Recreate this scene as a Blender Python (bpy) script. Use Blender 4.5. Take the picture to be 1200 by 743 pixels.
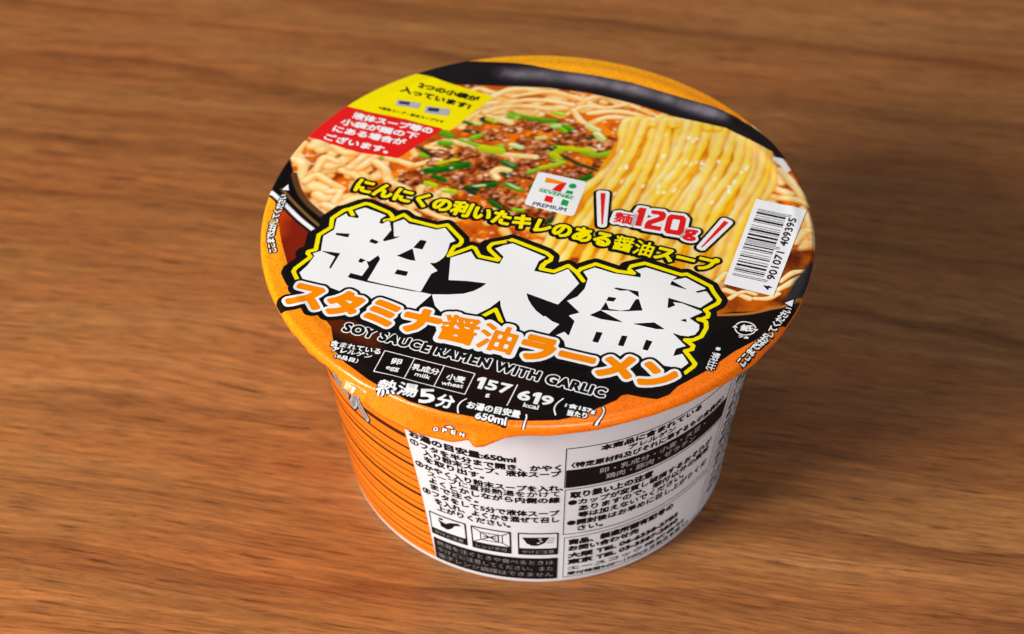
import bpy, math, random
import numpy as np
from mathutils import Vector

# ------------------------------------------------------------------ camera, light, exposure
U = 0.0009                      # one design unit in metres: the lid is 100 units in radius
LIDH = 115.06                   # height of the lid in units
scn = bpy.context.scene
for o in list(bpy.data.objects):
    bpy.data.objects.remove(o)

cam_d = bpy.data.cameras.new('camera')
cam = bpy.data.objects.new('camera', cam_d)
scn.collection.objects.link(cam)
scn.camera = cam
CP = Vector((-0.09476176, -5.68623848, 6.2287892)) * 100 * U
FW = Vector((0.0, 0.71503923, -0.69908433))
RT = Vector((0.99996303, -0.0060116, -0.0061488))
UPV = Vector((0.00859925, 0.69905848, 0.7150128))
from mathutils import Matrix
m = Matrix((RT, UPV, -FW)).transposed().to_4x4()
m.translation = CP
cam.matrix_world = m
cam_d.sensor_width = 36.0
cam_d.lens = 2470.0 / 1200.0 * 36.0
cam_d.clip_start = 0.02
cam_d.clip_end = 30.0
cam_d.dof.use_dof = True
focus = Vector((0, -0.72, 0.94)) * 100 * U
cam_d.dof.focus_distance = (focus - CP).dot(FW)
cam_d.dof.aperture_fstop = 11.0

world = bpy.data.worlds.new('World')
scn.world = world
world.use_nodes = True
bg = world.node_tree.nodes['Background']
bg.inputs['Color'].default_value = (0.86, 0.91, 1.0, 1)
bg.inputs['Strength'].default_value = 0.12

def area_lamp(name, loc, target, size, power, colour, size_y=None):
    d = bpy.data.lights.new(name, 'AREA')
    d.energy = power
    d.color = colour
    d.shape = 'RECTANGLE'
    d.size = size
    d.size_y = size_y or size
    o = bpy.data.objects.new(name, d)
    scn.collection.objects.link(o)
    o.location = loc
    o.rotation_euler = (Vector(target) - Vector(loc)).to_track_quat('-Z', 'Y').to_euler()
    return o
area_lamp('softbox_lamp', (-1.02, -0.58, 0.74), (0.02, 0.0, 0.05), 0.50, 28.0, (1.0, 0.955, 0.90), 0.50)
area_lamp('front_fill_lamp', (0.25, -1.7, 0.36), (0.0, 0.0, 0.07), 0.8, 14.0, (0.88, 0.93, 1.0), 0.4)
area_lamp('top_fill_lamp', (0.2, 0.3, 1.9), (0.0, 0.0, 0.0), 0.8, 2.5, (0.95, 0.97, 1.0), 0.8)

scn.view_settings.view_transform = 'Standard'
scn.view_settings.look = 'None'
scn.view_settings.exposure = 0.13
scn.view_settings.gamma = 1.0
scn.view_settings.use_curve_mapping = False

rng = random.Random(7)
nrng = np.random.default_rng(11)

# ------------------------------------------------------------------ traced print data (units on the lid, art frame)
WHITE = [[[-70.9,-52.5],[-69.7,-48.1],[-69.3,-42.6],[-70.4,-41.6],[-68.2,-39.4],[-70.4,-31.8],[-68.0,-27.3],[-69.4,-21.6],[-67.1,-17.9],[-65.9,-19.3],[-62.2,-19.0],[-62.1,-18.1],[-64.7,-15.6],[-61.8,-12.8],[-52.9,-14.4],[-54.2,-16.5],[-53.9,-19.0],[-52.6,-19.0],[-51.5,-16.7],[-50.6,-17.1],[-48.4,-21.0],[-49.4,-27.1],[-48.6,-27.5],[-45.4,-32.5],[-48.0,-34.2],[-48.0,-34.9],[-46.6,-36.6],[-46.9,-48.4],[-46.8,-48.3],[-53.2,-48.8],[-53.9,-48.6],[-53.8,-49.1],[-47.0,-49.2],[-30.4,-48.7],[-26.3,-48.2],[-22.8,-48.1],[-22.8,-48.4],[-25.3,-55.7],[-25.6,-57.8],[-39.7,-58.9],[-58.1,-55.9],[-58.5,-56.1],[-67.6,-56.1]],[[-49.4,-27.2],[-48.6,-27.5],[-45.9,-25.3],[-43.8,-23.0],[-46.2,-24.1],[-49.1,-17.2],[-46.2,-14.2],[-43.6,-15.9],[-36.9,-15.6],[-33.0,-15.7],[-30.5,-13.7],[-24.5,-19.1],[-26.0,-20.9],[-25.2,-26.1],[-25.4,-28.7],[-26.1,-30.7],[-27.2,-32.5],[-29.1,-33.1],[-25.0,-36.1],[-26.6,-38.2],[-26.9,-48.0],[-28.4,-48.1],[-31.0,-48.1],[-41.3,-48.4],[-46.8,-48.3],[-46.6,-36.6],[-48.0,-34.9],[-48.0,-34.2],[-45.4,-32.5]],[[-23.1,-28.2],[-17.3,-22.7],[-14.4,-25.9],[-5.6,-25.8],[-5.4,-21.7],[-9.7,-18.5],[-7.3,-15.9],[-4.5,-14.0],[-6.8,-13.5],[8.9,-17.3],[7.2,-19.9],[7.2,-25.2],[14.3,-25.0],[18.3,-20.6],[24.2,-26.3],[20.4,-38.6],[8.2,-36.8],[9.8,-39.5],[11.8,-41.8],[14.2,-44.0],[17.6,-45.9],[18.0,-45.4],[21.1,-47.1],[23.8,-47.6],[21.5,-54.6],[20.2,-57.1],[18.2,-57.2],[13.8,-55.2],[7.9,-54.8],[4.5,-50.0],[2.0,-46.1],[0.8,-43.1],[-1.3,-48.1],[-4.9,-53.2],[-8.8,-56.3],[-15.0,-56.6],[-19.7,-53.1],[-22.5,-48.5],[-22.5,-48.0],[-17.5,-46.5],[-12.3,-44.3],[-9.4,-41.8],[-7.7,-39.3],[-6.5,-36.7],[-13.4,-37.8],[-19.7,-39.4]],[[23.8,-20.3],[27.0,-17.1],[34.4,-17.8],[43.8,-16.8],[43.3,-15.0],[39.7,-13.4],[41.0,-13.9],[44.1,-11.3],[55.8,-12.4],[54.7,-14.6],[58.8,-11.7],[66.8,-14.6],[66.2,-16.1],[67.7,-16.2],[70.7,-19.5],[67.6,-24.9],[68.9,-26.8],[65.5,-31.0],[69.6,-33.0],[69.6,-33.0],[70.1,-35.5],[69.4,-38.1],[67.4,-39.6],[64.7,-40.0],[61.7,-39.5],[67.9,-44.3],[65.1,-46.5],[65.1,-50.2],[67.8,-48.2],[70.9,-51.8],[69.3,-55.0],[64.2,-55.4],[52.1,-55.5],[36.8,-58.4],[34.1,-60.5],[30.8,-60.5],[27.7,-54.6],[23.5,-54.3],[26.6,-50.5],[28.6,-52.0],[28.3,-44.4],[25.6,-42.5],[28.7,-39.9],[22.8,-35.8],[25.6,-32.6],[26.8,-28.2],[26.4,-23.1]]]
HOLES = [[[-66.9,-28.8],[-61.9,-27.6],[-61.7,-29.6],[-66.3,-29.8]],[[-53.6,-27.5],[-50.3,-28.2],[-51.0,-29.8],[-53.6,-29.4]],[[-68.5,-39.3],[-61.2,-38.2],[-61.3,-46.8],[-62.1,-46.6],[-62.2,-40.5]],[[-53.5,-40.5],[-53.6,-38.3],[-50.8,-38.8],[-51.8,-39.4],[-51.9,-40.4]],[[-48.0,-34.9],[-46.6,-36.6],[-46.9,-48.4],[-53.9,-48.9],[-53.9,-46.6],[-49.5,-46.8],[-49.0,-41.5],[-50.9,-39.0],[-49.8,-39.0]],[[-41.6,-33.2],[-37.6,-27.8],[-34.5,-33.4],[-33.4,-33.6],[-36.5,-33.9]],[[-37.6,-27.5],[-36.6,-22.6],[-34.2,-22.6],[-34.1,-27.3],[-37.0,-27.4]],[[-38.9,-39.8],[-34.7,-39.7],[-34.6,-42.1],[-39.0,-42.2]],[[36.4,-25.0],[37.0,-24.3],[45.0,-23.7],[46.1,-26.5],[41.5,-24.4],[38.8,-25.4]],[[35.7,-31.5],[35.9,-29.4],[38.8,-29.1],[38.3,-31.2]],[[35.8,-32.1],[37.8,-35.0],[42.0,-34.6],[44.6,-33.2],[45.2,-27.9],[46.2,-27.2],[49.1,-32.3],[44.0,-34.3],[40.2,-35.3],[35.1,-36.5]],[[32.3,-40.0],[35.2,-36.5],[44.4,-39.8],[36.8,-40.6]],[[36.9,-46.9],[39.1,-46.6],[39.1,-51.8],[37.0,-51.9]],[[45.7,-45.9],[47.7,-45.6],[47.8,-50.8],[45.8,-50.9]],[[54.2,-45.4],[56.5,-45.5],[56.2,-50.3],[54.3,-50.3]],[[47.3,-39.5],[54.5,-36.6],[59.0,-38.7],[56.2,-39.5]],[[62.5,-32.9],[64.5,-31.6],[65.1,-33.2]],[[54.6,-14.8],[54.6,-17.0],[61.4,-17.6]],[[55.8,-23.5],[67.5,-24.8],[69.2,-26.5],[61.1,-24.7],[57.9,-25.1],[59.2,-26.4],[57.0,-28.7]],[[63.7,-17.5],[64.9,-17.8],[67.4,-15.9],[68.0,-13.7],[66.4,-15.4]]]
YELLOW = [[[-69.7,-56.6],[-73.1,-52.7],[-73.2,-50.9],[-70.4,-43.4],[-72.2,-42.1],[-72.3,-41.1],[-70.2,-39.4],[-72.2,-31.7],[-69.6,-26.6],[-71.1,-21.9],[-68.6,-16.4],[-66.9,-15.2],[-62.6,-10.7],[-61.1,-10.5],[-52.7,-12.4],[-50.9,-13.8],[-50.0,-15.6],[-47.1,-11.8],[-43.8,-13.7],[-37.5,-13.9],[-33.4,-14.0],[-30.3,-11.9],[-22.9,-17.5],[-22.2,-19.0],[-22.5,-21.0],[-23.9,-22.1],[-24.2,-27.4],[-18.0,-20.3],[-16.6,-20.5],[-13.6,-24.1],[-6.9,-24.0],[-6.4,-23.3],[-11.4,-19.8],[-12.1,-18.4],[-11.5,-16.4],[-5.1,-12.3],[-5.5,-12.2],[8.4,-15.1],[10.8,-16.5],[11.0,-18.3],[9.0,-21.2],[9.0,-23.4],[13.9,-23.3],[17.8,-18.9],[21.5,-21.1],[25.2,-24.6]],[[22.0,-20.6],[22.6,-19.1],[26.8,-15.2],[35.2,-16.3],[40.9,-15.5],[40.8,-15.5],[38.9,-14.2],[39.1,-12.2],[43.1,-9.3],[56.8,-10.7],[58.6,-9.7],[68.2,-13.0],[69.7,-15.3],[72.9,-18.8],[72.8,-20.6],[69.5,-25.3],[71.1,-26.6],[71.2,-28.4],[68.9,-30.6],[68.5,-30.4],[71.3,-30.8],[72.2,-33.6],[71.7,-38.2],[69.5,-40.7],[66.9,-41.5],[70.2,-43.3],[70.3,-45.1],[68.3,-46.6],[73.1,-51.3],[73.0,-52.7],[71.0,-56.8]],[[-66.8,-15.5],[-64.7,-17.8]],[[-52.5,-17.0],[-50.0,-15.4]],[[-2.7,-53.4],[0.8,-48.0],[5.2,-54.0]],[[9.7,-19.4],[9.2,-23.4]]]
GAPS = [[[-23.1,-28.2],[-19.9,-38.7],[-6.5,-36.7],[-11.9,-44.5],[-22.8,-48.3],[-26.8,-48.1],[-26.6,-38.2],[-25.0,-36.1],[-29.1,-33.1],[-26.2,-30.5],[-25.2,-26.1]],[[8.9,-38.8],[17.7,-30.3],[21.7,-17.8],[24.0,-18.3],[28.8,-40.0],[29.0,-52.4],[21.6,-54.9],[23.6,-48.3],[13.4,-42.8]],[[-51.1,-15.8],[-48.9,-17.2],[-43.8,-23.0],[-45.4,-32.5],[-48.0,-34.2],[-50.0,-27.2],[-48.5,-20.9]]]
PRINT = [[-77.5,92.5],[-60.8,86.3],[-56.1,81.2],[-47.6,83.4],[-39.0,85.4],[-30.6,86.5],[-21.8,86.6],[-6.9,88.2],[9.0,88.4],[26.9,86.0],[44.5,83.6],[52.5,81.3],[59.5,77.7],[63.5,88.3],[102.0,64.1],[117.7,6.3],[99.8,-19.0],[91.3,-31.4],[84.1,-41.8],[77.9,-53.1],[70.4,-63.5],[68.7,-68.0],[65.5,-71.2],[60.0,-72.2],[55.5,-72.3],[53.8,-73.5],[52.9,-76.2],[47.6,-82.1],[43.7,-86.3],[37.4,-90.5],[28.7,-93.8],[19.5,-96.3],[10.2,-98.0],[0.4,-98.8],[-11.9,-98.1],[-25.3,-94.3],[-32.8,-91.0],[-39.0,-88.4],[-44.0,-84.5],[-47.4,-78.7],[-50.0,-73.9],[-55.6,-69.6],[-64.3,-68.6],[-76.6,-49.8],[-83.3,-39.7],[-94.5,-20.1],[-97.2,-18.4],[-99.4,-15.4],[-111.1,-7.4],[-111.0,40.9],[-93.7,87.1]]
BAND = [[-83.2,78.8],[-57.1,84.0],[-48.2,85.2],[-39.4,86.4],[-22.1,87.6],[-7.2,89.2],[8.9,88.9],[26.8,86.5],[44.4,84.1],[59.5,77.7],[77.2,66.1],[75.9,57.9],[70.9,65.1],[50.7,73.1],[30.5,73.4],[12.7,76.2],[-4.8,77.0],[-21.5,75.1],[-34.3,71.6],[-47.0,67.9],[-59.8,64.2],[-76.1,60.4]]
BAND_HI = [[-40.1,78.2],[-23.9,82.4],[-7.2,84.6],[10.1,84.8],[27.8,82.9],[47.3,79.6]]
EDGE_TOP = [[-56.1,81.2],[-47.6,83.4],[-39.0,85.4],[-30.6,86.5],[-21.8,86.6],[-6.9,88.2],[9.0,88.4],[26.9,86.0],[44.5,83.6],[52.5,81.3],[59.5,77.7]]
BROWN = [[-98.8,-18.0],[-95.1,-18.7],[-84.7,-24.7],[-76.8,-29.9],[-71.2,-43.3],[-68.9,-56.5],[-71.1,-64.1],[-89.0,-49.3]]
BLACK_L = [[-101.9,-6.3],[-99.1,4.9],[-91.9,-7.1],[-84.1,-16.6],[-76.4,-22.9],[-68.4,-26.1],[-68.6,-35.3],[-79.6,-28.8],[-91.4,-21.0],[-100.6,-17.1]]
WLINE = [[-100.3,-14.5],[-97.3,-16.0],[-89.2,-21.3],[-81.8,-26.2],[-74.7,-30.1]]
TANLINES = [[[-94.8,-13.1],[-87.3,-18.6],[-79.4,-23.9],[-73.1,-27.6]],[[-93.6,-4.1],[-88.8,-11.1],[-83.1,-16.7],[-76.3,-20.9],[-69.1,-24.4]],[[74.4,-26.1],[83.2,-22.5],[90.2,-18.0],[95.7,-13.8],[99.9,-7.6]]]
SOUP_R = [[73.7,-27.5],[72.4,-18.1],[72.4,-9.0],[77.6,6.7],[99.5,18.8],[100.3,5.0],[101.1,-6.5],[95.6,-13.5],[90.1,-17.6],[83.1,-22.2],[74.3,-25.8]]
GREYR = [[95.0,-1.3],[99.1,14.0],[105.0,-4.8],[102.7,-23.4],[94.1,-28.5],[93.9,-15.3]]
WTRI_R = [[71.9,62.3],[75.8,62.5],[80.0,57.2],[79.0,54.8],[75.5,58.3],[72.1,60.3]]
YLAB = [[-90.1,40.1],[-84.8,55.3],[-79.2,68.5],[-73.0,67.2],[-68.0,67.1],[-51.3,64.6],[-38.7,63.1],[-41.0,56.8],[-45.7,42.7],[-47.7,38.1],[-50.5,37.8],[-66.5,39.4],[-82.9,39.0],[-90.3,39.7]]
RLAB = [[-90.3,39.7],[-82.8,38.8],[-73.0,39.1],[-50.7,38.3],[-60.6,16.9],[-75.6,15.2],[-90.3,17.0],[-96.7,17.7],[-101.5,25.5],[-96.8,38.1]]
RFOOD = []
MEAT = [[-33.5,40.3,2.7],[-16.3,41.8,4.1],[-12.6,36.0,3.4],[-30.2,26.5,4.8],[-28.4,18.8,4.4],[-39.8,12.9,3.7],[-34.7,12.6,4.1],[-50.5,9.9,3.7],[-52.2,7.2,3.1],[-14.7,30.1,4.1],[-10.5,25.8,4.4],[-15.9,24.0,3.1],[-19.6,9.6,4.1],[-15.4,9.0,4.1],[-11.7,6.7,3.7],[-18.3,51.9,3.1],[-14.8,52.8,2.7],[-22.4,51.9,2.7],[-1.4,50.3,3.7],[3.6,50.4,3.4],[10.9,51.8,3.1],[3.8,29.6,3.1],[7.6,29.3,3.1],[12.3,38.6,2.7],[-4.9,3.1,4.1],[0.7,2.0,3.4],[12.8,14.0,2.7],[-2.7,25.4,2.0],[-27.2,47.0,2.4],[-32.0,49.8,2.0],[-39.6,24.3,2.4],[-45.3,25.0,2.4],[-37.2,28.8,2.7],[-9.6,39.1,2.4],[-15.9,17.9,2.4],[7.7,48.1,3.1],[-47.5,19.1,2.0],[-2.0,16.0,2.7],[12.0,23.7,2.7]]
GREEN = [([[-43.3,32.6],[-34.6,32.9],[-24.0,31.7],[-12.0,34.1]],2.0,'c'),([[-47.9,13.8],[-44.5,15.5],[-39.6,18.7],[-35.0,21.8]],2.6,'d'),([[-45.7,18.7],[-42.3,21.4],[-39.0,23.5]],1.0,'y'),([[-28.9,10.5],[-24.8,12.9],[-21.4,14.5]],2.0,'d'),([[-28.5,11.1],[-24.8,12.9]],0.7,'w'),([[-17.2,15.9],[-14.2,14.9],[-11.6,14.3]],2.0,'g'),([[-22.5,27.5],[-17.9,25.9]],2.3,'d'),([[-42.3,34.5],[-37.7,33.9],[-33.2,32.8]],1.3,'l'),([[-32.4,32.5],[-29.0,32.6],[-25.8,33.2]],3.0,'y'),([[-22.7,37.9],[-19.2,37.5]],2.0,'p'),([[-45.5,7.4],[-42.4,7.0]],2.0,'y'),([[-38.2,5.8],[-34.3,6.1]],2.0,'y'),([[-56.4,21.9],[-50.9,21.6]],1.7,'l'),([[-55.8,25.7],[-49.2,22.7]],1.3,'k'),([[-48.3,30.4],[-45.1,30.9]],2.3,'g'),([[-28.7,55.2],[-23.5,55.3],[-18.6,55.9],[-12.1,57.0]],2.0,'g'),([[-29.0,54.0],[-26.3,54.4]],2.3,'l'),([[-13.7,61.9],[-10.3,61.9]],1.7,'y'),([[-8.8,55.4],[-5.1,54.4]],2.3,'g'),([[-12.2,55.3],[-6.5,52.4]],1.7,'l'),([[3.7,42.5],[9.3,42.8],[14.0,46.0]],2.0,'l'),([[-7.2,42.0],[-0.8,43.1],[5.6,44.2]],2.0,'y'),([[-6.6,38.0],[-3.7,36.4]],2.3,'y'),([[-2.9,38.2],[4.9,35.6],[12.7,34.1]],1.2,'k'),([[-8.2,28.7],[-4.4,31.5],[-1.4,34.6]],1.7,'y'),([[-11.7,53.8],[-9.8,55.0]],1.7,'p'),([[-10.7,39.3],[-7.2,42.0]],1.3,'k'),([[-42.2,39.9],[-37.3,40.5]],1.3,'k'),([[-49.3,35.9],[-46.7,35.2]],2.6,'g'),([[1.2,58.2],[5.0,56.8]],2.3,'p'),([[5.6,54.8],[8.3,52.5]],2.3,'p'),([[-28.2,10.2],[-26.3,9.8]],1.3,'k'),([[-19.7,5.1],[-15.6,2.9]],1.7,'d'),([[-10.2,3.3],[-7.1,3.8]],1.3,'l'),([[-45.8,45.1],[-41.4,44.4]],1.3,'d'),([[-36.3,49.4],[-33.3,48.8]],1.7,'y'),([[-32.8,51.1],[-27.6,50.1]],2.3,'c'),([[-21.6,18.0],[-24.0,20.3],[-22.7,23.3],[-19.1,23.5]],2.0,'c'),([[3.3,-0.0],[5.4,3.6]],1.7,'k'),([[-70.9,14.9],[-65.5,15.2]],1.3,'l'),([[7.1,-11.3],[10.2,-11.2]],1.0,'g'),([[5.2,-0.8],[7.7,1.4]],1.7,'g'),([[14.0,3.1],[16.5,3.4]],1.0,'l')]
NOOD = [([[-49.8,60.8],[-46.3,65.9],[-40.9,65.5],[-32.4,66.1]],1.7,0),([[-39.7,62.0],[-35.0,68.6],[-29.1,71.7],[-17.3,72.8],[-3.3,72.5]],2.0,0),([[-36.4,57.6],[-29.8,63.6],[-19.1,67.8],[-8.9,68.4]],1.7,0),([[-38.9,52.9],[-33.3,58.6],[-24.1,62.2],[-14.2,63.4]],1.7,0),([[-32.2,65.6],[-20.7,72.8],[-10.5,73.4],[0.7,70.5],[11.2,69.7]],1.4,0),([[-5.8,69.5],[-3.8,74.0],[1.5,76.9],[11.3,75.2],[24.2,71.8]],1.4,0),([[-10.0,60.9],[-4.0,69.0],[4.1,70.6],[11.3,75.2]],1.4,0),([[-1.2,65.5],[7.8,69.6],[16.2,70.2],[21.7,68.8]],1.7,0),([[-7.4,65.6],[-3.0,60.6],[0.9,59.1]],1.7,0),([[0.9,59.1],[5.8,65.1],[13.7,67.2]],1.7,0),([[-43.3,53.6],[-40.0,58.0],[-35.7,60.6]],1.7,0),([[-44.4,41.3],[-43.7,46.9],[-45.9,50.0]],2.0,0),([[-51.6,28.2],[-46.4,32.6],[-41.3,32.7],[-33.2,29.1]],1.4,0),([[-54.8,14.1],[-49.7,18.4],[-45.6,21.3]],1.7,0),([[-41.4,52.0],[-44.3,45.6],[-47.5,40.2]],1.4,0),([[-52.8,26.7],[-46.0,26.9],[-42.3,26.1]],1.4,0),([[-90.1,12.1],[-92.9,16.5],[-93.6,13.1]],2.7,0),([[-97.0,4.1],[-92.5,1.4],[-90.5,-5.6]],2.7,0),([[-83.2,16.5],[-85.3,9.0],[-87.0,0.7],[-87.1,-5.5]],2.7,0),([[-76.6,17.2],[-79.8,8.3],[-83.4,4.5]],2.4,0),([[-68.4,18.4],[-71.4,8.5],[-78.0,3.7]],2.0,0),([[-81.4,7.8],[-86.8,8.5],[-87.0,0.7]],1.7,0),([[-84.2,-7.6],[-79.9,-8.1],[-77.5,-12.3],[-81.2,-11.6]],2.7,0),([[-90.8,-8.2],[-86.7,-14.5],[-80.5,-18.8],[-73.3,-22.3]],2.0,0),([[-88.6,-6.0],[-86.1,-1.6],[-82.1,-2.8],[-73.9,-6.1]],1.7,0),([[-78.0,3.7],[-72.6,3.0],[-67.8,-0.5]],1.7,0),([[-67.8,12.3],[-62.4,9.0],[-59.3,3.8],[-54.9,1.2]],2.0,0),([[-77.9,-9.0],[-74.0,-7.7],[-73.1,-14.9],[-69.6,-12.7]],1.7,0),([[-70.7,-14.1],[-67.5,-9.5],[-63.2,-7.6]],2.0,0),([[-76.6,-16.0],[-71.3,-16.7],[-66.3,-16.6]],2.0,0),([[-72.3,15.0],[-74.4,10.1],[-75.5,6.1]],1.7,0),([[-57.3,3.0],[-51.6,1.4],[-48.4,-2.6]],2.0,0),([[-78.7,13.9],[-82.1,13.8],[-85.7,15.7]],2.0,0),([[-55.2,-6.8],[-49.4,-8.9],[-42.1,-10.4]],1.4,0),([[-41.8,-6.8],[-36.3,-8.4],[-29.4,-9.1]],1.4,0),([[-63.2,27.0],[-58.9,24.7],[-55.3,20.7]],1.4,0),([[-55.2,15.0],[-60.6,15.8],[-64.0,15.7]],1.7,0),([[72.3,56.7],[76.2,52.9],[78.3,48.5]],2.0,0),([[76.5,55.5],[83.1,48.6],[88.2,43.2]],2.0,0),([[71.4,47.7],[77.6,44.7],[82.7,43.4]],2.0,0),([[70.5,40.8],[75.5,40.0],[86.4,41.2],[90.8,40.2]],1.7,0),([[70.8,33.4],[73.2,36.7],[77.9,36.8]],1.7,0),([[89.0,37.1],[93.1,30.1],[96.2,22.5]],1.7,0),([[90.9,18.3],[92.5,25.1],[95.2,26.9]],1.7,0),([[90.5,11.1],[95.3,10.3],[97.7,13.5]],1.7,0),([[94.7,19.6],[94.2,12.3],[93.2,6.4]],2.0,0),([[90.8,-2.8],[94.0,2.9],[98.1,5.2]],1.7,0),([[89.3,-9.2],[93.3,-4.2],[96.8,1.5]],2.0,0),([[73.3,23.5],[73.1,14.7],[72.5,5.0]],2.0,0),([[68.4,27.7],[72.2,21.7],[71.9,16.7]],1.7,0),([[71.3,-4.7],[69.6,-9.9],[69.3,-14.6]],2.0,0),([[73.5,-13.2],[78.3,-13.8],[82.5,-14.7]],2.0,0),([[76.0,-16.8],[79.4,-12.1],[83.9,-11.9]],1.4,0),([[84.4,-14.0],[88.6,-12.6],[91.5,-9.4]],1.7,0),([[64.7,2.4],[68.9,-1.8],[71.5,-5.6]],1.7,0),([[97.7,13.5],[97.5,18.2],[96.3,24.9]],1.4,0),([[36.0,-7.2],[43.8,-7.0],[51.6,-6.7]],2.0,0.4),([[54.2,-10.5],[62.3,-11.5],[67.0,-11.7]],2.0,0),([[13.1,-15.0],[13.0,-7.9],[12.5,-3.2]],2.0,0.6),([[8.7,-16.4],[9.6,-11.4],[9.4,-6.7]],1.4,0),([[23.8,-13.7],[24.6,-6.3]],2.0,0.5),([[34.4,-12.5],[35.8,-6.4]],2.0,0.4)]
CURTAIN = [[14.7,65.9],[22.1,69.5],[31.0,71.4],[40.5,73.5],[48.4,75.6],[55.8,76.5],[61.4,76.7],[66.9,73.2],[70.6,67.6],[8.7,-16.4],[20.6,-13.8],[32.5,-11.2],[44.4,-9.1],[56.6,-7.8],[66.8,-5.3],[73.9,-2.9]]
ORANGEPT = [[-10.8,-11.1],[-20.0,-7.9]]
ONE = [[33.1,18.6],[35.4,18.9],[36.3,8.8],[34.2,8.6],[33.5,15.8],[32.7,15.8]]
TWO = [[37.8,18.7],[41.7,19.4],[43.0,18.3],[43.3,16.1],[42.9,14.6],[39.5,11.2],[39.5,10.6],[43.3,11.0],[43.5,8.8],[37.8,8.2],[37.4,10.8],[37.8,12.6],[41.1,16.1],[41.1,16.9],[40.6,17.1],[38.1,16.8],[37.6,17.8]]
ZERO = [[44.7,18.8],[49.2,19.5],[50.6,18.2],[51.5,10.7],[50.7,8.9],[46.1,8.4],[44.8,9.7],[43.9,16.9]]
ZERO_IN = [[46.2,16.7],[48.4,17.0],[48.8,16.6],[49.4,11.6],[49.1,11.1],[47.0,10.8],[46.5,11.1],[46.0,16.2]]
TEXTS = {'stamina': ('スタミナ醤油ラーメン',[-70.2,-62.5],[69.4,-60.5],12.43,{}),'soy': ('SOY SAUCE RAMEN WITH GARLIC',[-45.7,-72.6],[48.7,-74.1],4.19,{}),'garlicsoup': ('にんにくの利いたキレのある醤油スープ',[-69.7,-2.0],[67.9,-2.3],10.8,{}),'g157': ('157',[6.4,-82.8],[18.6,-82.5],4.9,{}),'g': ('g',[11.0,-87.7],[12.5,-87.5],1.51,{}),'k619': ('619',[21.0,-83.7],[33.5,-83.4],5.01,{}),'kcal': ('kcal',[24.4,-87.8],[29.7,-87.6],2.31,{}),'yu': ('お湯の目安量',[6.8,-93.7],[25.0,-92.4],3.22,{}),'ml': ('650ml',[10.9,-97.1],[21.4,-96.1],2.61,{}),'ichi': ('1食157g',[37.6,-83.7],[48.0,-83.3],2.71,{}),'ata': ('当たり',[39.2,-86.5],[45.9,-85.8],2.86,{}),'netsu': ('熱湯',[-24.7,-94.9],[-10.7,-93.2],4.84,{}),'five': ('5',[-9.8,-95.1],[-4.6,-93.4],6.33,{}),'fun': ('分',[-3.5,-94.7],[2.6,-94.4],5.11,{}),'tamago': ('卵',[-24.4,-82.7],[-20.7,-82.2],3.14,{}),'egg': ('egg',[-24.9,-86.5],[-20.3,-86.1],2.13,{}),'nyu': ('乳成分',[-16.7,-82.9],[-7.1,-82.7],3.11,{}),'milk': ('milk',[-14.6,-85.8],[-9.1,-85.9],1.99,{}),'komugi': ('小麦',[-4.2,-83.5],[2.4,-83.4],3.61,{}),'wheat': ('wheat',[-4.8,-86.8],[2.7,-86.1],2.11,{}),'fuku': ('含まれている',[-47.0,-81.5],[-29.3,-79.9],3.42,{}),'arer': ('アレルゲン',[-45.5,-83.9],[-31.3,-82.9],2.72,{}),'hin': ('（8品目）',[-43.5,-86.4],[-34.8,-86.7],2.18,{}),'men': ('麺',[25.7,10.5],[32.6,11.2],6.07,{}),'n120': ('120',[33.2,13.0],[51.1,15.1],10.17,{}),'ng': ('g',[51.7,10.1],[56.7,10.5],6.48,{}),'kami': ('紙',[83.2,-29.6],[87.5,-29.0],3.41,{}),'futa': ('フタ',[83.5,-33.9],[87.2,-34.1],1.39,{}),'jan': ('4901071409395',[88.3,-8.6],[87.8,31.3],0.0,{}),'sev': ('SEVEN&i',[-4.7,16.2],[7.9,15.7],2.08,{}),'prem': ('PREMIUM',[-4.6,8.5],[8.1,8.7],2.11,{}),'y1': ('2つの小袋が',[-68.8,60.6],[-43.5,59.3],3.35,{}),'y2': ('入っています!',[-74.4,56.1],[-45.1,53.9],3.05,{}),'y3': ('※液体スープ・粉末スープです',[-78.4,42.7],[-51.6,42.0],1.69,{}),'r1': ('液体スープ等の',[-86.0,35.1],[-53.7,35.7],4.32,{}),'r2': ('小袋が麺の下',[-88.7,30.1],[-57.8,31.1],4.63,{}),'r3': ('にある場合が',[-90.1,25.3],[-61.0,26.1],4.33,{}),'r4': ('ございます。',[-91.3,19.9],[-65.2,19.7],4.79,{}),'heisha': ('※弊社比',[78.8,-41.3],[78.5,-52.9],0.0,{})}
BARS = [[74.2,32.6],[87.8,31.9],[87.3,-6.2],[73.6,-4.6]]
STICKER = [[71.8,37.1],[90.7,36.8],[90.1,-11.1],[72.2,-10.4]]
LOGO = [[-8.2,26.3],[10.5,26.4],[11.7,6.0],[-7.5,7.2]]
SEVEN = [[[-4.6,24.0],[3.5,23.3],[2.6,21.4],[0.3,21.6],[-4.2,21.1]],[[3.6,23.1],[3.0,17.5],[-0.4,17.7],[0.6,20.7],[2.0,22.6]],[[-1.3,14.3],[1.5,14.1],[1.9,10.7],[-1.3,11.0]],[[5.0,19.5],[7.5,19.3],[7.5,17.6],[4.9,17.6]],[[5.0,14.1],[7.6,13.8],[7.8,10.7],[5.2,10.8]]]
DOT = [[6.2,22.3]]
TICKS = [[[18.0,21.9],[22.9,5.0]],[[64.7,21.6],[59.8,5.4]]]
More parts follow.
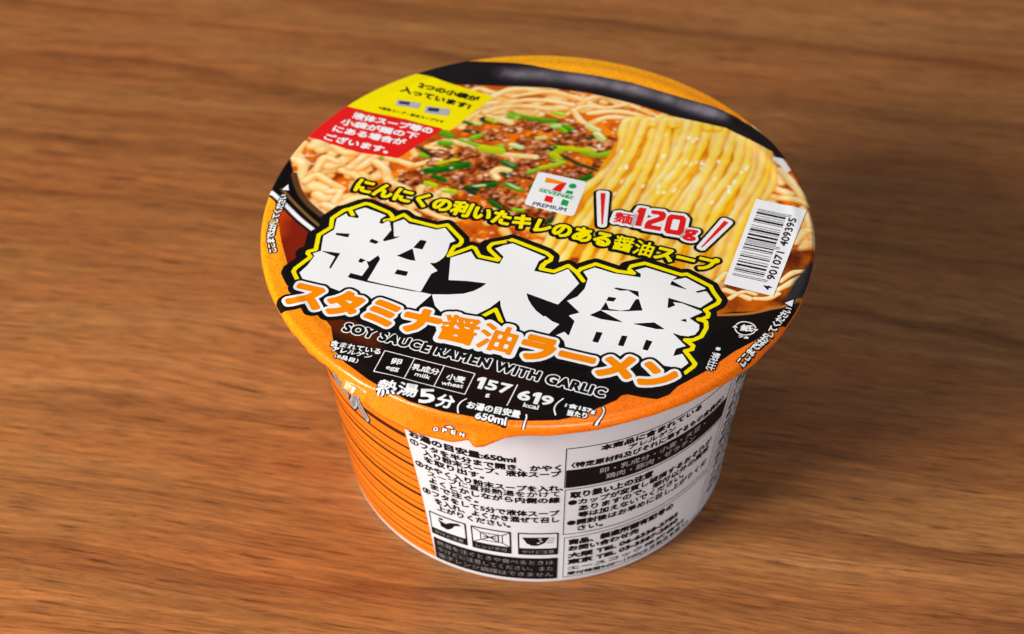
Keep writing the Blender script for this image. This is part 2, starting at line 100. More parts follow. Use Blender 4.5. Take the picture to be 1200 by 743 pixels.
PARENS = [[[5.7,-91.3],[4.5,-93.4],[4.2,-95.6],[5.2,-98.0]],[[26.8,-91.8],[27.3,-93.3],[27.2,-96.0],[26.5,-98.3]],[[36.0,-80.9],[34.8,-83.6],[34.7,-86.4],[35.9,-88.7]],[[49.7,-80.6],[50.5,-82.1],[50.3,-84.9],[48.9,-87.5]]]
SLASH = [[19.6,-79.7],[19.4,-89.8]]
BOX = [[-28.2,-78.1],[-17.2,-79.0],[-28.1,-88.9],[-17.3,-89.0],[4.4,-79.4],[4.3,-89.4],[-6.1,-79.0],[-5.9,-83.7]]
BOX2 = [[-7.0,-78.7],[-6.5,-89.3]]
RECYC = [[85.3,-29.2],[88.8,-28.6],[84.5,-26.0]]
CURVETXT_L = [[-93.6,-9.7],[-92.6,-15.9],[-91.7,-21.1],[-90.9,-26.8],[-89.7,-32.7],[-87.8,-39.3],[-83.8,-46.1]]
CURVETXT_R = [[96.5,-12.3],[96.8,-14.8],[94.7,-22.6],[93.0,-30.2],[90.5,-36.7],[87.0,-46.4]]
OPEN = [[-0.4,-107.9],[10.9,-106.9],[3.6,-105.8]]
PACK = [[-73.4,49.3],[-64.1,50.2],[-63.6,46.6],[-72.8,46.0],[-61.5,49.1],[-52.0,50.1],[-51.2,46.0],[-60.7,45.0]]

# ------------------------------------------------------------------ materials
def lin(r, g, b):
    f = lambda c: (c / 255.0 / 12.92) if c / 255.0 <= 0.04045 else ((c / 255.0 + 0.055) / 1.055) ** 2.4
    return (f(r), f(g), f(b))

def principled(name, col=None, rough=0.4, spec=0.5, coat=0.0):
    mt = bpy.data.materials.new(name)
    mt.use_nodes = True
    b = mt.node_tree.nodes['Principled BSDF']
    if col:
        b.inputs['Base Color'].default_value = (*col, 1)
    b.inputs['Roughness'].default_value = rough
    b.inputs['Specular IOR Level'].default_value = spec
    b.inputs['Coat Weight'].default_value = coat
    b.inputs['Coat Roughness'].default_value = 0.15
    return mt, mt.node_tree.nodes, mt.node_tree.links, b

def ink(name, col, rough=0.42):
    """printing ink: a flat colour with a trace of mottling in tone and gloss"""
    mt, N, L, b = principled(name, None, rough, 0.07)
    tc = N.new('ShaderNodeTexCoord')
    n = N.new('ShaderNodeTexNoise'); n.inputs['Scale'].default_value = 900; n.inputs['Detail'].default_value = 3
    L.new(tc.outputs['Object'], n.inputs['Vector'])
    mx = N.new('ShaderNodeMix'); mx.data_type = 'RGBA'
    mx.inputs['A'].default_value = (*[c * 0.985 for c in col], 1)
    mx.inputs['B'].default_value = (*[min(1, c * 1.015) for c in col], 1)
    L.new(n.outputs['Fac'], mx.inputs['Factor'])
    L.new(mx.outputs['Result'], b.inputs['Base Color'])
    return mt

INK_WHITE = ink('ink_white', (0.80, 0.80, 0.81))
INK_BLACK = ink('ink_black', (0.0065, 0.0055, 0.0055), 0.45)
INK_YELLOW = ink('ink_yellow', (0.86, 0.72, 0.0))
INK_ORANGE = ink('ink_orange', (0.86, 0.235, 0.0))
INK_RED = ink('ink_red', (0.72, 0.012, 0.012))
INK_GREEN = ink('ink_green', (0.005, 0.33, 0.06))
INK_NAVY = ink('ink_navy', (0.03, 0.03, 0.13))
INK_GREY = ink('ink_grey', (0.22, 0.21, 0.21))
INK_SILVER = ink('ink_silver', (0.42, 0.40, 0.42))
INK_BROWN = ink('ink_brown', (0.045, 0.014, 0.005))
INK_LABEL = ink('label_paper', (0.83, 0.83, 0.85), 0.5)

def orange_foil():
    """orange printed paper with a woven half-tone of darker dots"""
    mt, N, L, b = principled('orange_woven_print', None, 0.26, 0.5)
    tc = N.new('ShaderNodeTexCoord')
    mp = N.new('ShaderNodeMapping')
    mp.inputs['Rotation'].default_value = (0, 0, math.radians(-19.3))
    L.new(tc.outputs['Object'], mp.inputs['Vector'])
    v = N.new('ShaderNodeTexVoronoi'); v.inputs['Scale'].default_value = 1250; v.inputs['Randomness'].default_value = 0.75
    L.new(mp.outputs['Vector'], v.inputs['Vector'])
    r1 = N.new('ShaderNodeValToRGB')
    r1.color_ramp.elements[0].position = 0.12; r1.color_ramp.elements[0].color = (0, 0, 0, 1)
    r1.color_ramp.elements[1].position = 0.55; r1.color_ramp.elements[1].color = (1, 1, 1, 1)
    L.new(v.outputs['Distance'], r1.inputs['Fac'])
    nz = N.new('ShaderNodeTexNoise'); nz.inputs['Scale'].default_value = 700; nz.inputs['Detail'].default_value = 2
    L.new(mp.outputs['Vector'], nz.inputs['Vector'])
    sp = N.new('ShaderNodeSeparateXYZ'); L.new(tc.outputs['Object'], sp.inputs['Vector'])
    # yellow-orange at the left and back of the print, red-orange at the front right
    ax = N.new('ShaderNodeMath'); ax.operation = 'MULTIPLY_ADD'
    ax.inputs[1].default_value = 1.0 / (100 * U) * -0.30; ax.inputs[2].default_value = 0.0
    L.new(sp.outputs['X'], ax.inputs[0])
    ay = N.new('ShaderNodeMath'); ay.operation = 'MULTIPLY_ADD'
    ay.inputs[1].default_value = 1.0 / (100 * U) * 0.55; ay.inputs[2].default_value = 0.38
    L.new(sp.outputs['Y'], ay.inputs[0])
    ad = N.new('ShaderNodeMath'); ad.operation = 'ADD'; ad.use_clamp = True
    L.new(ax.outputs[0], ad.inputs[0]); L.new(ay.outputs[0], ad.inputs[1])
    base = N.new('ShaderNodeMix'); base.data_type = 'RGBA'
    base.inputs['A'].default_value = (0.92, 0.185, 0.001, 1)
    base.inputs['B'].default_value = (0.97, 0.46, 0.004, 1)
    L.new(ad.outputs[0], base.inputs['Factor'])
    dark = N.new('ShaderNodeMix'); dark.data_type = 'RGBA'; dark.blend_type = 'MULTIPLY'
    dark.inputs['B'].default_value = (0.76, 0.50, 0.40, 1)
    ml = N.new('ShaderNodeMath'); ml.operation = 'MULTIPLY'
    iv = N.new('ShaderNodeMath'); iv.operation = 'SUBTRACT'; iv.inputs[0].default_value = 1.0
    L.new(r1.outputs['Color'], iv.inputs[1])
    L.new(iv.outputs[0], ml.inputs[0]); L.new(nz.outputs['Fac'], ml.inputs[1])
    m2 = N.new('ShaderNodeMath'); m2.operation = 'MULTIPLY'; m2.use_clamp = True; m2.inputs[1].default_value = 1.8
    L.new(ml.outputs[0], m2.inputs[0])
    L.new(m2.outputs[0], dark.inputs['Factor']); L.new(base.outputs['Result'], dark.inputs['A'])
    L.new(dark.outputs['Result'], b.inputs['Base Color'])
    bp = N.new('ShaderNodeBump'); bp.inputs['Strength'].default_value = 0.12; bp.inputs['Distance'].default_value = 0.0002
    L.new(v.outputs['Distance'], bp.inputs['Height']); L.new(bp.outputs['Normal'], b.inputs['Normal'])
    return mt
ORANGE = orange_foil()

def picture_material():
    mt, N, L, b = principled('printed_picture', None, 0.40, 0.12)
    a = N.new('ShaderNodeAttribute'); a.attribute_name = 'print'
    L.new(a.outputs['Color'], b.inputs['Base Color'])
    return mt
PICTURE = picture_material()

def cup_material():
    mt, N, L, b = principled('white_cup_paper', None, 0.38, 0.45)
    tc = N.new('ShaderNodeTexCoord')
    n = N.new('ShaderNodeTexNoise'); n.inputs['Scale'].default_value = 60; n.inputs['Detail'].default_value = 5
    L.new(tc.outputs['Object'], n.inputs['Vector'])
    mx = N.new('ShaderNodeMix'); mx.data_type = 'RGBA'
    mx.inputs['A'].default_value = (0.66, 0.66, 0.68, 1); mx.inputs['B'].default_value = (0.70, 0.70, 0.72, 1)
    L.new(n.outputs['Fac'], mx.inputs['Factor']); L.new(mx.outputs['Result'], b.inputs['Base Color'])
    bp = N.new('ShaderNodeBump'); bp.inputs['Strength'].default_value = 0.05; bp.inputs['Distance'].default_value = 0.0004
    L.new(n.outputs['Fac'], bp.inputs['Height']); L.new(bp.outputs['Normal'], b.inputs['Normal'])
    return mt
CUP = cup_material()

def film_material():
    mt = bpy.data.materials.new('clear_shrink_film'); mt.use_nodes = True
    N = mt.node_tree.nodes; L = mt.node_tree.links
    N.remove(N['Principled BSDF'])
    out = N['Material Output']
    tr = N.new('ShaderNodeBsdfTransparent'); tr.inputs['Color'].default_value = (0.97, 0.97, 0.97, 1)
    gl = N.new('ShaderNodeBsdfGlossy'); gl.inputs['Roughness'].default_value = 0.12
    lw = N.new('ShaderNodeLayerWeight'); lw.inputs['Blend'].default_value = 0.25
    mu = N.new('ShaderNodeMath'); mu.operation = 'MULTIPLY'; mu.inputs[1].default_value = 0.03
    L.new(lw.outputs['Fresnel'], mu.inputs[0])
    mx = N.new('ShaderNodeMixShader')
    L.new(mu.outputs[0], mx.inputs[0]); L.new(tr.outputs[0], mx.inputs[1]); L.new(gl.outputs[0], mx.inputs[2])
    L.new(mx.outputs[0], out.inputs['Surface'])
    return mt
FILM = film_material()

def orange_wall():
    mt, N, L, b = principled('orange_cup_print', None, 0.36, 0.45)
    tc = N.new('ShaderNodeTexCoord')
    n = N.new('ShaderNodeTexNoise'); n.inputs['Scale'].default_value = 35; n.inputs['Detail'].default_value = 4
    L.new(tc.outputs['Object'], n.inputs['Vector'])
    mx = N.new('ShaderNodeMix'); mx.data_type = 'RGBA'
    mx.inputs['A'].default_value = (0.84, 0.155, 0.004, 1); mx.inputs['B'].default_value = (0.90, 0.215, 0.006, 1)
    L.new(n.outputs['Fac'], mx.inputs['Factor']); L.new(mx.outputs['Result'], b.inputs['Base Color'])
    return mt
ORANGE_WALL = orange_wall()

def wood():
    mt, N, L, b = principled('oiled_wood', None, 0.42, 0.4)
    tc = N.new('ShaderNodeTexCoord')
    rot = N.new('ShaderNodeMapping'); rot.inputs['Rotation'].default_value = (0, 0, math.radians(9))
    rot.inputs['Location'].default_value = (1.13, 0.47, 0)
    L.new(tc.outputs['Object'], rot.inputs['Vector'])
    # slow warp that bends the growth lines
    wmap = N.new('ShaderNodeMapping'); wmap.inputs['Scale'].default_value = (2.6, 6.0, 1)
    L.new(rot.outputs['Vector'], wmap.inputs['Vector'])
    wn = N.new('ShaderNodeTexNoise'); wn.inputs['Scale'].default_value = 1.0; wn.inputs['Detail'].default_value = 2.0
    L.new(wmap.outputs['Vector'], wn.inputs['Vector'])
    ws = N.new('ShaderNodeMath'); ws.operation = 'MULTIPLY_ADD'; ws.inputs[1].default_value = 0.05; ws.inputs[2].default_value = -0.025
    L.new(wn.outputs['Fac'], ws.inputs[0])
    sp = N.new('ShaderNodeSeparateXYZ'); L.new(rot.outputs['Vector'], sp.inputs['Vector'])
    yy = N.new('ShaderNodeMath'); yy.operation = 'ADD'
    L.new(sp.outputs['Y'], yy.inputs[0]); L.new(ws.outputs[0], yy.inputs[1])
    cb = N.new('ShaderNodeCombineXYZ'); L.new(sp.outputs['X'], cb.inputs['X']); L.new(yy.outputs[0], cb.inputs['Y'])
    def stretched(sx, sy, detail, rough=0.55):
        mp = N.new('ShaderNodeMapping'); mp.inputs['Scale'].default_value = (sx, sy, 1)
        L.new(cb.outputs[0], mp.inputs['Vector'])
        n = N.new('ShaderNodeTexNoise'); n.inputs['Scale'].default_value = 1.0
        n.inputs['Detail'].default_value = detail; n.inputs['Roughness'].default_value = rough
        L.new(mp.outputs['Vector'], n.inputs['Vector'])
        return n
    broad = stretched(1.8, 26, 4, 0.6)
    mid = stretched(9, 230, 7, 0.74)
    fib = stretched(60, 1050, 6, 0.78)
    lines = stretched(1.8, 9, 4, 0.55)
    gate = stretched(5, 22, 2)
    pores = stretched(30, 480, 4, 0.65)
    blot = stretched(9, 11, 4)
    def ramp(src, stops):
        r = N.new('ShaderNodeValToRGB'); e = r.color_ramp.elements
        while len(e) < len(stops): e.new(0.5)
        for k, (p, c) in enumerate(stops):
            e[k].position = p; e[k].color = (*c, 1)
        L.new(src, r.inputs['Fac']); return r
    base = ramp(broad.outputs['Fac'], [(0.28, (0.262, 0.088, 0.021)), (0.48, (0.335, 0.122, 0.033)), (0.72, (0.405, 0.168, 0.054))])
    def mult(a, bsock, fac):
        mx = N.new('ShaderNodeMix'); mx.data_type = 'RGBA'; mx.blend_type = 'MULTIPLY'; mx.inputs['Factor'].default_value = fac
        L.new(a, mx.inputs['A']); L.new(bsock, mx.inputs['B']); return mx.outputs['Result']
    g = lambda v: (v, v, v)
    c = mult(base.outputs['Color'], ramp(mid.outputs['Fac'], [(0.32, (0.62, 0.55, 0.48)), (0.5, g(0.96)), (0.66, (1.28, 1.26, 1.2))]).outputs['Color'], 0.75)
    c = mult(c, ramp(fib.outputs['Fac'], [(0.36, (0.46, 0.38, 0.33)), (0.48, g(0.95)), (0.61, (1.42, 1.40, 1.36))]).outputs['Color'], 0.85)
    fr0 = N.new('ShaderNodeMath'); fr0.operation = 'MULTIPLY'; fr0.inputs[1].default_value = 24.0
    L.new(yy.outputs[0], fr0.inputs[0])
    fr1 = N.new('ShaderNodeMath'); fr1.operation = 'MULTIPLY_ADD'; fr1.inputs[1].default_value = 3.2
    L.new(lines.outputs['Fac'], fr1.inputs[0]); L.new(fr0.outputs[0], fr1.inputs[2])
    fr2 = N.new('ShaderNodeMath'); fr2.operation = 'FRACT'; L.new(fr1.outputs[0], fr2.inputs[0])
    ln = ramp(fr2.outputs[0], [(0.0, g(0.9)), (0.03, g(0.10)), (0.08, g(0.0)), (0.70, g(0.0)), (1.0, g(0.95))])
    gt = ramp(gate.outputs['Fac'], [(0.38, g(0.10)), (0.62, g(1))])
    lm = N.new('ShaderNodeMath'); lm.operation = 'MULTIPLY'
    L.new(ln.outputs['Color'], lm.inputs[0]); L.new(gt.outputs['Color'], lm.inputs[1])
    lx = N.new('ShaderNodeMix'); lx.data_type = 'RGBA'; lx.blend_type = 'MULTIPLY'; lx.inputs['B'].default_value = (0.55, 0.45, 0.39, 1)
    L.new(lm.outputs[0], lx.inputs['Factor']); L.new(c, lx.inputs['A']); c = lx.outputs['Result']
    c = mult(c, ramp(pores.outputs['Fac'], [(0.35, (0.34, 0.27, 0.23)), (0.40, g(1.0))]).outputs['Color'], 0.75)
    c = mult(c, ramp(blot.outputs['Fac'], [(0.3, (0.86, 0.82, 0.80)), (0.65, (1.08, 1.08, 1.08))]).outputs['Color'], 0.5)
    hue = stretched(7, 30, 3)
    hr = ramp(hue.outputs['Fac'], [(0.36, (1.01, 0.96, 0.90)), (0.62, (0.98, 1.06, 1.04))])
    c = mult(c, hr.outputs['Color'], 1.0)
    L.new(c, b.inputs['Base Color'])
    rr = N.new('ShaderNodeMapRange'); rr.inputs['To Min'].default_value = 0.36; rr.inputs['To Max'].default_value = 0.56
    L.new(mid.outputs['Fac'], rr.inputs['Value']); L.new(rr.outputs['Result'], b.inputs['Roughness'])
    bp = N.new('ShaderNodeBump'); bp.inputs['Strength'].default_value = 0.22; bp.inputs['Distance'].default_value = 0.0004
    ad = N.new('ShaderNodeMath'); ad.operation = 'ADD'
    L.new(fib.outputs['Fac'], ad.inputs[0]); L.new(mid.outputs['Fac'], ad.inputs[1])
    L.new(ad.outputs[0], bp.inputs['Height']); L.new(bp.outputs['Normal'], b.inputs['Normal'])
    return mt
WOOD = wood()

# ------------------------------------------------------------------ mesh helpers
def new_mesh_object(name, verts, faces, mat, parent=None, smooth=False):
    me = bpy.data.meshes.new(name)
    me.from_pydata([tuple(v) for v in verts], [], faces)
    me.materials.append(mat)
    if smooth:
        me.shade_smooth()
    o = bpy.data.objects.new(name, me)
    scn.collection.objects.link(o)
    if parent: o.parent = parent
    return o

def fast_mesh(name, co, tri_or_quads, mat, parent=None, smooth=False):
    """co (n,3) float array, faces (m,k) int array"""
    me = bpy.data.meshes.new(name)
    k = tri_or_quads.shape[1]; n = len(tri_or_quads)
    me.vertices.add(len(co)); me.vertices.foreach_set('co', co.astype(np.float32).ravel())
    me.loops.add(n * k); me.loops.foreach_set('vertex_index', tri_or_quads.astype(np.int32).ravel())
    me.polygons.add(n); me.polygons.foreach_set('loop_start', np.arange(0, n * k, k, dtype=np.int32))
    me.update(calc_edges=True)
    me.materials.append(mat)
    if smooth: me.shade_smooth()
    o = bpy.data.objects.new(name, me)
    scn.collection.objects.link(o)
    if parent: o.parent = parent
    return o

# --- signed distance fields on a grid, used to cut printed shapes out as thin ink films
class Grid:
    def __init__(s, x0, y0, x1, y1, cell, margin=4.0):
        s.x0, s.y0, s.cell, s.m = x0, y0, cell, margin
        s.nx = int(math.ceil((x1 - x0) / cell)) + 1
        s.ny = int(math.ceil((y1 - y0) / cell)) + 1
        s.xs = x0 + np.arange(s.nx) * cell
        s.ys = y0 + np.arange(s.ny) * cell

    def dist(s, segs):
        D = np.full((s.ny, s.nx), s.m ** 2, np.float64)
        for ax, ay, bx, by in segs:
            i0 = max(0, int((min(ax, bx) - s.m - s.x0) / s.cell)); i1 = min(s.nx, int((max(ax, bx) + s.m - s.x0) / s.cell) + 2)
            j0 = max(0, int((min(ay, by) - s.m - s.y0) / s.cell)); j1 = min(s.ny, int((max(ay, by) + s.m - s.y0) / s.cell) + 2)
            if i1 <= i0 or j1 <= j0: continue
            dx, dy = bx - ax, by - ay
            l2 = dx * dx + dy * dy
            X = s.xs[i0:i1][None, :] - ax; Y = s.ys[j0:j1][:, None] - ay
            t = np.clip((X * dx + Y * dy) / l2, 0, 1) if l2 > 1e-12 else 0
            q = (X - t * dx) ** 2 + (Y - t * dy) ** 2
            np.minimum(D[j0:j1, i0:i1], q, out=D[j0:j1, i0:i1])
        return np.sqrt(D)

    def winding(s, segs):
        W = np.zeros((s.ny, s.nx + 1), np.int32)
        for ax, ay, bx, by in segs:
            if ay == by: continue
            sg = 1
            if ay > by: ax, ay, bx, by, sg = bx, by, ax, ay, -1
            j0 = max(0, int(math.ceil((ay - s.y0) / s.cell))); j1 = min(s.ny, int(math.ceil((by - s.y0) / s.cell)))
            if j1 <= j0: continue
            rows = np.arange(j0, j1)
            xc = ax + (s.ys[rows] - ay) / (by - ay) * (bx - ax)
            col = np.clip(np.ceil((xc - s.x0) / s.cell).astype(int), 0, s.nx)
            np.add.at(W, (rows, col), sg)
        return np.cumsum(W, axis=1)[:, :s.nx] != 0

    def sdf(s, segs):
        segs = [tuple(q) for q in segs]
        d = s.dist(segs); ins = s.winding(segs)
        return np.where(ins, d, -d)

def poly_segs(p):
    n = len(p)
    return [(p[i][0], p[i][1], p[(i + 1) % n][0], p[(i + 1) % n][1]) for i in range(n)]
def line_segs(p):
    return [(p[i][0], p[i][1], p[i + 1][0], p[i + 1][1]) for i in range(len(p) - 1)]
def rect_pts(x0, y0, x1, y1):
    return [(x0, y0), (x1, y0), (x1, y1), (x0, y1)]
def bez(p, n=14):
    """cubic through 4 control points"""
    t = np.linspace(0, 1, n)[:, None]; p = np.array(p, float)
    return ((1 - t) ** 3 * p[0] + 3 * (1 - t) ** 2 * t * p[1] + 3 * (1 - t) * t ** 2 * p[2] + t ** 3 * p[3]).tolist()
def smooth_line(p, n=8):
    """Catmull-Rom through the points"""
    p = [p[0]] + list(p) + [p[-1]]; out = []
    for i in range(1, len(p) - 2):
        a, b, c, d = (np.array(q, float) for q in p[i - 1:i + 3])
        for k in range(n):
            t = k / n
            out.append((0.5 * (2 * b + (c - a) * t + (2 * a - 5 * b + 4 * c - d) * t * t + (3 * b - a - 3 * c + d) * t ** 3)).tolist())
    out.append(list(p[-2])); return out

CASES = {}
for case in range(1, 16):
    seq = []
    for i in range(4):
        a = bool(case & (1 << i)); b_ = bool(case & (1 << ((i + 1) % 4)))
        if a: seq.append(('c', i))
        if a != b_: seq.append(('e', i))
    CASES[case] = seq

def cut(name, G, F, mat, parent, mapf, layer, colour=None, label=None):
    """marching squares: the filled region F > 0 as one thin film of mesh"""
    F = np.where(np.abs(F) < 1e-6, 1e-6, F)
    I = F > 0
    ny, nx = F.shape
    case = (I[:-1, :-1] * 1 + I[:-1, 1:] * 2 + I[1:, 1:] * 4 + I[1:, :-1] * 8)
    NN = nx * ny; EH = NN; EV = NN + ny * nx
    tris = []
    J, K = np.nonzero(case)
    cs = case[J, K]
    for c, seq in CASES.items():
        sel = cs == c
        if not sel.any(): continue
        j, i = J[sel], K[sel]
        ids = []
        for kind, q in seq:
            if kind == 'c':
                ids.append([j * nx + i, j * nx + i + 1, (j + 1) * nx + i + 1, (j + 1) * nx + i][q])
            else:
                ids.append([EH + j * nx + i, EV + j * nx + i + 1, EH + (j + 1) * nx + i, EV + j * nx + i][q])
        for k in range(1, len(ids) - 1):
            tris.append(np.stack([ids[0], ids[k], ids[k + 1]], 1))
    if not tris: return None
    T = np.concatenate(tris)
    uid, inv = np.unique(T.ravel(), return_inverse=True)
    T = inv.reshape(-1, 3)
    P = np.zeros((len(uid), 2))
    node = uid < NN
    u = uid[node]; P[node] = np.stack([G.xs[u % nx], G.ys[u // nx]], 1)
    eh = (uid >= EH) & (uid < EV)
    u = uid[eh] - EH; j, i = u // nx, u % nx
    fa, fb = F[j, i], F[j, np.minimum(i + 1, nx - 1)]; t = fa / (fa - fb)
    P[eh] = np.stack([G.xs[i] + t * G.cell, G.ys[j]], 1)
    ev = uid >= EV
    u = uid[ev] - EV; j, i = u // nx, u % nx
    fa, fb = F[j, i], F[np.minimum(j + 1, ny - 1), i]; t = fa / (fa - fb)
    P[ev] = np.stack([G.xs[i], G.ys[j] + t * G.cell], 1)
    co = mapf(P, layer)
    o = fast_mesh(name, co, T, mat, parent)
    if colour is not None:
        cl = colour(P)
        at = o.data.color_attributes.new('print', 'FLOAT_COLOR', 'POINT')
        at.data.foreach_set('color', np.concatenate([cl, np.ones((len(cl), 1))], 1).astype(np.float32).ravel())
    if label: o['label'] = label
    return o

# --- glyph outlines
_cache = {}
def glyphs(s, spacing=1.0):
    if (s, spacing) in _cache: return _cache[(s, spacing)]
    cu = bpy.data.curves.new('glyphs', 'FONT'); cu.body = s; cu.fill_mode = 'NONE'; cu.resolution_u = 3; cu.space_character = spacing
    o = bpy.data.objects.new('glyphs', cu); scn.collection.objects.link(o)
    dg = bpy.context.evaluated_depsgraph_get()
    me = bpy.data.meshes.new_from_object(o.evaluated_get(dg))
    v = np.zeros(len(me.vertices) * 3); me.vertices.foreach_get('co', v); v = v.reshape(-1, 3)[:, :2]
    e = np.zeros(len(me.edges) * 2, np.int32); me.edges.foreach_get('vertices', e); e = e.reshape(-1, 2)
    bpy.data.objects.remove(o); bpy.data.curves.remove(cu); bpy.data.meshes.remove(me)
    # give every loop one direction: the last edge of a loop comes back as (last, first) or (first, last)
    out = np.concatenate([v[e[:, 0]], v[e[:, 1]]], 1)
    for k in range(len(e)):
        if abs(int(e[k, 0]) - int(e[k, 1])) != 1:
            lo, hi = min(e[k]), max(e[k])
            out[k] = np.concatenate([v[hi], v[lo]])
        elif e[k, 0] > e[k, 1]:
            out[k] = np.concatenate([v[e[k, 1]], v[e[k, 0]]])
    _cache[(s, spacing)] = out
    return out

def text_segs(s, left, right, height, grow=0.0, ydrop=0.0, spacing=1.0):
    """outlines of s with its ink fitted between two mid-height points, ink height given"""
    g = glyphs(s, spacing)
    mn = np.minimum(g[:, :2].min(0), g[:, 2:].min(0)); mxx = np.maximum(g[:, :2].max(0), g[:, 2:].max(0))
    left = np.array(left, float); right = np.array(right, float)
    d = right - left; W = np.hypot(*d); d = d / W; n = np.array([-d[1], d[0]])
    sx = (W - 2 * grow) / (mxx[0] - mn[0]); sy = (height - 2 * grow) / (mxx[1] - mn[1])
    cy = (mn[1] + mxx[1]) / 2
    def tr(p):
        x = (p[:, 0] - mn[0]) * sx + grow; y = (p[:, 1] - cy) * sy - ydrop
        return left + x[:, None] * d + y[:, None] * n
    return np.concatenate([tr(g[:, :2]), tr(g[:, 2:])], 1)

def text_sdf(s, left, right, height, grow, cell, margin, spacing=1.0):
    sg = text_segs(s, left, right, height, grow, 0.0, spacing)
    x = np.concatenate([sg[:, 0], sg[:, 2]]); y = np.concatenate([sg[:, 1], sg[:, 3]])
    G = Grid(x.min() - margin, y.min() - margin, x.max() + margin, y.max() + margin, cell, margin + 0.3)
    return G, G.sdf(sg)

def shift(F, G, dx, dy):
    i, j = int(round(dx / G.cell)), int(round(dy / G.cell))
    H = np.full_like(F, F.min())
    ys = slice(max(0, j), F.shape[0] + min(0, j)); yd = slice(max(0, -j), F.shape[0] + min(0, -j))
    xs = slice(max(0, i), F.shape[1] + min(0, i)); xd = slice(max(0, -i), F.shape[1] + min(0, -i))
    H[ys, xs] = F[yd, xd]
    return H

# ------------------------------------------------------------------ lid surface
ROT = math.radians(-19.3)
CR, SR = math.cos(ROT), math.sin(ROT)
PROF = [(0.0, 0.0), (97.4, 0.0), (98.3, -0.07), (98.9, -0.28), (99.4, -0.75), (99.75, -1.4), (99.93, -2.2), (100.0, -3.1)]
PR_R = np.array([p[0] for p in PROF]); PR_Z = np.array([p[1] for p in PROF])
def lid_dz(x, y):
    """height of the lid paper above its plane, lid frame, units: faint slack waves and the curled rim"""
    r = np.hypot(x, y); a = np.arctan2(x, -y)
    w = 0.35 * np.sin(x * 0.045 + 0.8) * np.cos(y * 0.05 + 0.3) + 0.18 * np.sin(x * 0.09 + y * 0.06)
    w = w * np.clip((96 - r) / 30, 0, 1) ** 1.0
    # rim seam: a raised ridge where the lid is glued down on the cup
    ridge = 0.30 * np.exp(-((r - 93.0) / 2.2) ** 2)
    # creases fanning out near the pull tab
    ad = np.degrees(a)
    cr = 0.55 * np.exp(-((ad + 37) / 3.0) ** 2) * np.clip((r - 84) / 12, 0, 1) ** 2 - 0.35 * np.exp(-((ad + 31) / 2.5) ** 2) * np.clip((r - 86) / 10, 0, 1) ** 2
    return w + ridge - cr + np.interp(r, PR_R, PR_Z)

def to_lid(P, layer):
    x = (P[:, 0] * CR - P[:, 1] * SR); y = (P[:, 0] * SR + P[:, 1] * CR)
    r = np.hypot(x, y)
    k = np.where(r > 99.95, 99.95 / np.maximum(r, 1e-6), 1.0)
    x, y, r = x * k, y * k, r * k
    e = 0.045 * layer
    # offset along the surface normal, which leans outwards at the rim
    sl = np.clip((r - 96.5) / 3.5, 0, 1) ** 1.5
    ox = np.where(r > 1e-6, x / np.maximum(r, 1e-6), 0) * sl * e; oy = np.where(r > 1e-6, y / np.maximum(r, 1e-6), 0) * sl * e
    return np.stack([(x + ox) * U, (y + oy) * U, (lid_dz(x, y) + e) * U], 1)

# ------------------------------------------------------------------ the table
table = new_mesh_object('table_top', [(-4, -3, 0), (4, -3, 0), (4, 6, 0), (-4, 6, 0)], [(0, 1, 2, 3)], WOOD)
table['kind'] = 'structure'

# ------------------------------------------------------------------ the noodle cup
cup = bpy.data.objects.new('noodle_cup', None)
scn.collection.objects.link(cup)
cup['label'] = 'orange and white paper bowl of instant noodles with sealed printed lid on wooden table'
cup['category'] = 'noodle cup'

R0, RTOP, ZTOP = 74.3, 88.0, 112.0
def wall_r(z):
    z = np.asarray(z, float)
    base = R0 + (RTOP - R0) * (z / 110.0)
    return base - 0.9 * np.sin(np.clip(z / 110.0, 0, 1) * math.pi)       # a slight waist as on the real bowl

def lathe(name, prof, mat, parent, seg=256, smooth=True, mod=None, flip=False):
    vs, fs = [], []
    for k, (r, z) in enumerate(prof):
        for s in range(seg):
            a = 2 * math.pi * s / seg
            rr, zz = (r, z) if mod is None else mod(r, z, a, k)
            vs.append((rr * math.sin(a) * U, -rr * math.cos(a) * U, zz * U))
    for k in range(len(prof) - 1):
        for s in range(seg):
            t = (s + 1) % seg
            q = (k * seg + s, k * seg + t, (k + 1) * seg + t, (k + 1) * seg + s)
            fs.append(q[::-1] if flip else q)
    return new_mesh_object(name, vs, fs, mat, parent, smooth)

prof = [(0.0, 2.2), (70.5, 2.2), (71.2, 0.5), (72.0, 0.05), (73.2, 0.05), (74.0, 0.5), (float(wall_r(1.8)), 1.8)]
prof += [(float(wall_r(z)), z) for z in np.linspace(4, 109, 36)]
prof += [(90.0, 110.2), (95.5, 110.6), (97.6, 111.6), (98.4, 112.9), (97.6, 114.0), (95.0, 114.4), (90.0, 113.8)]
wall = lathe('cup_wall', prof, CUP, cup)

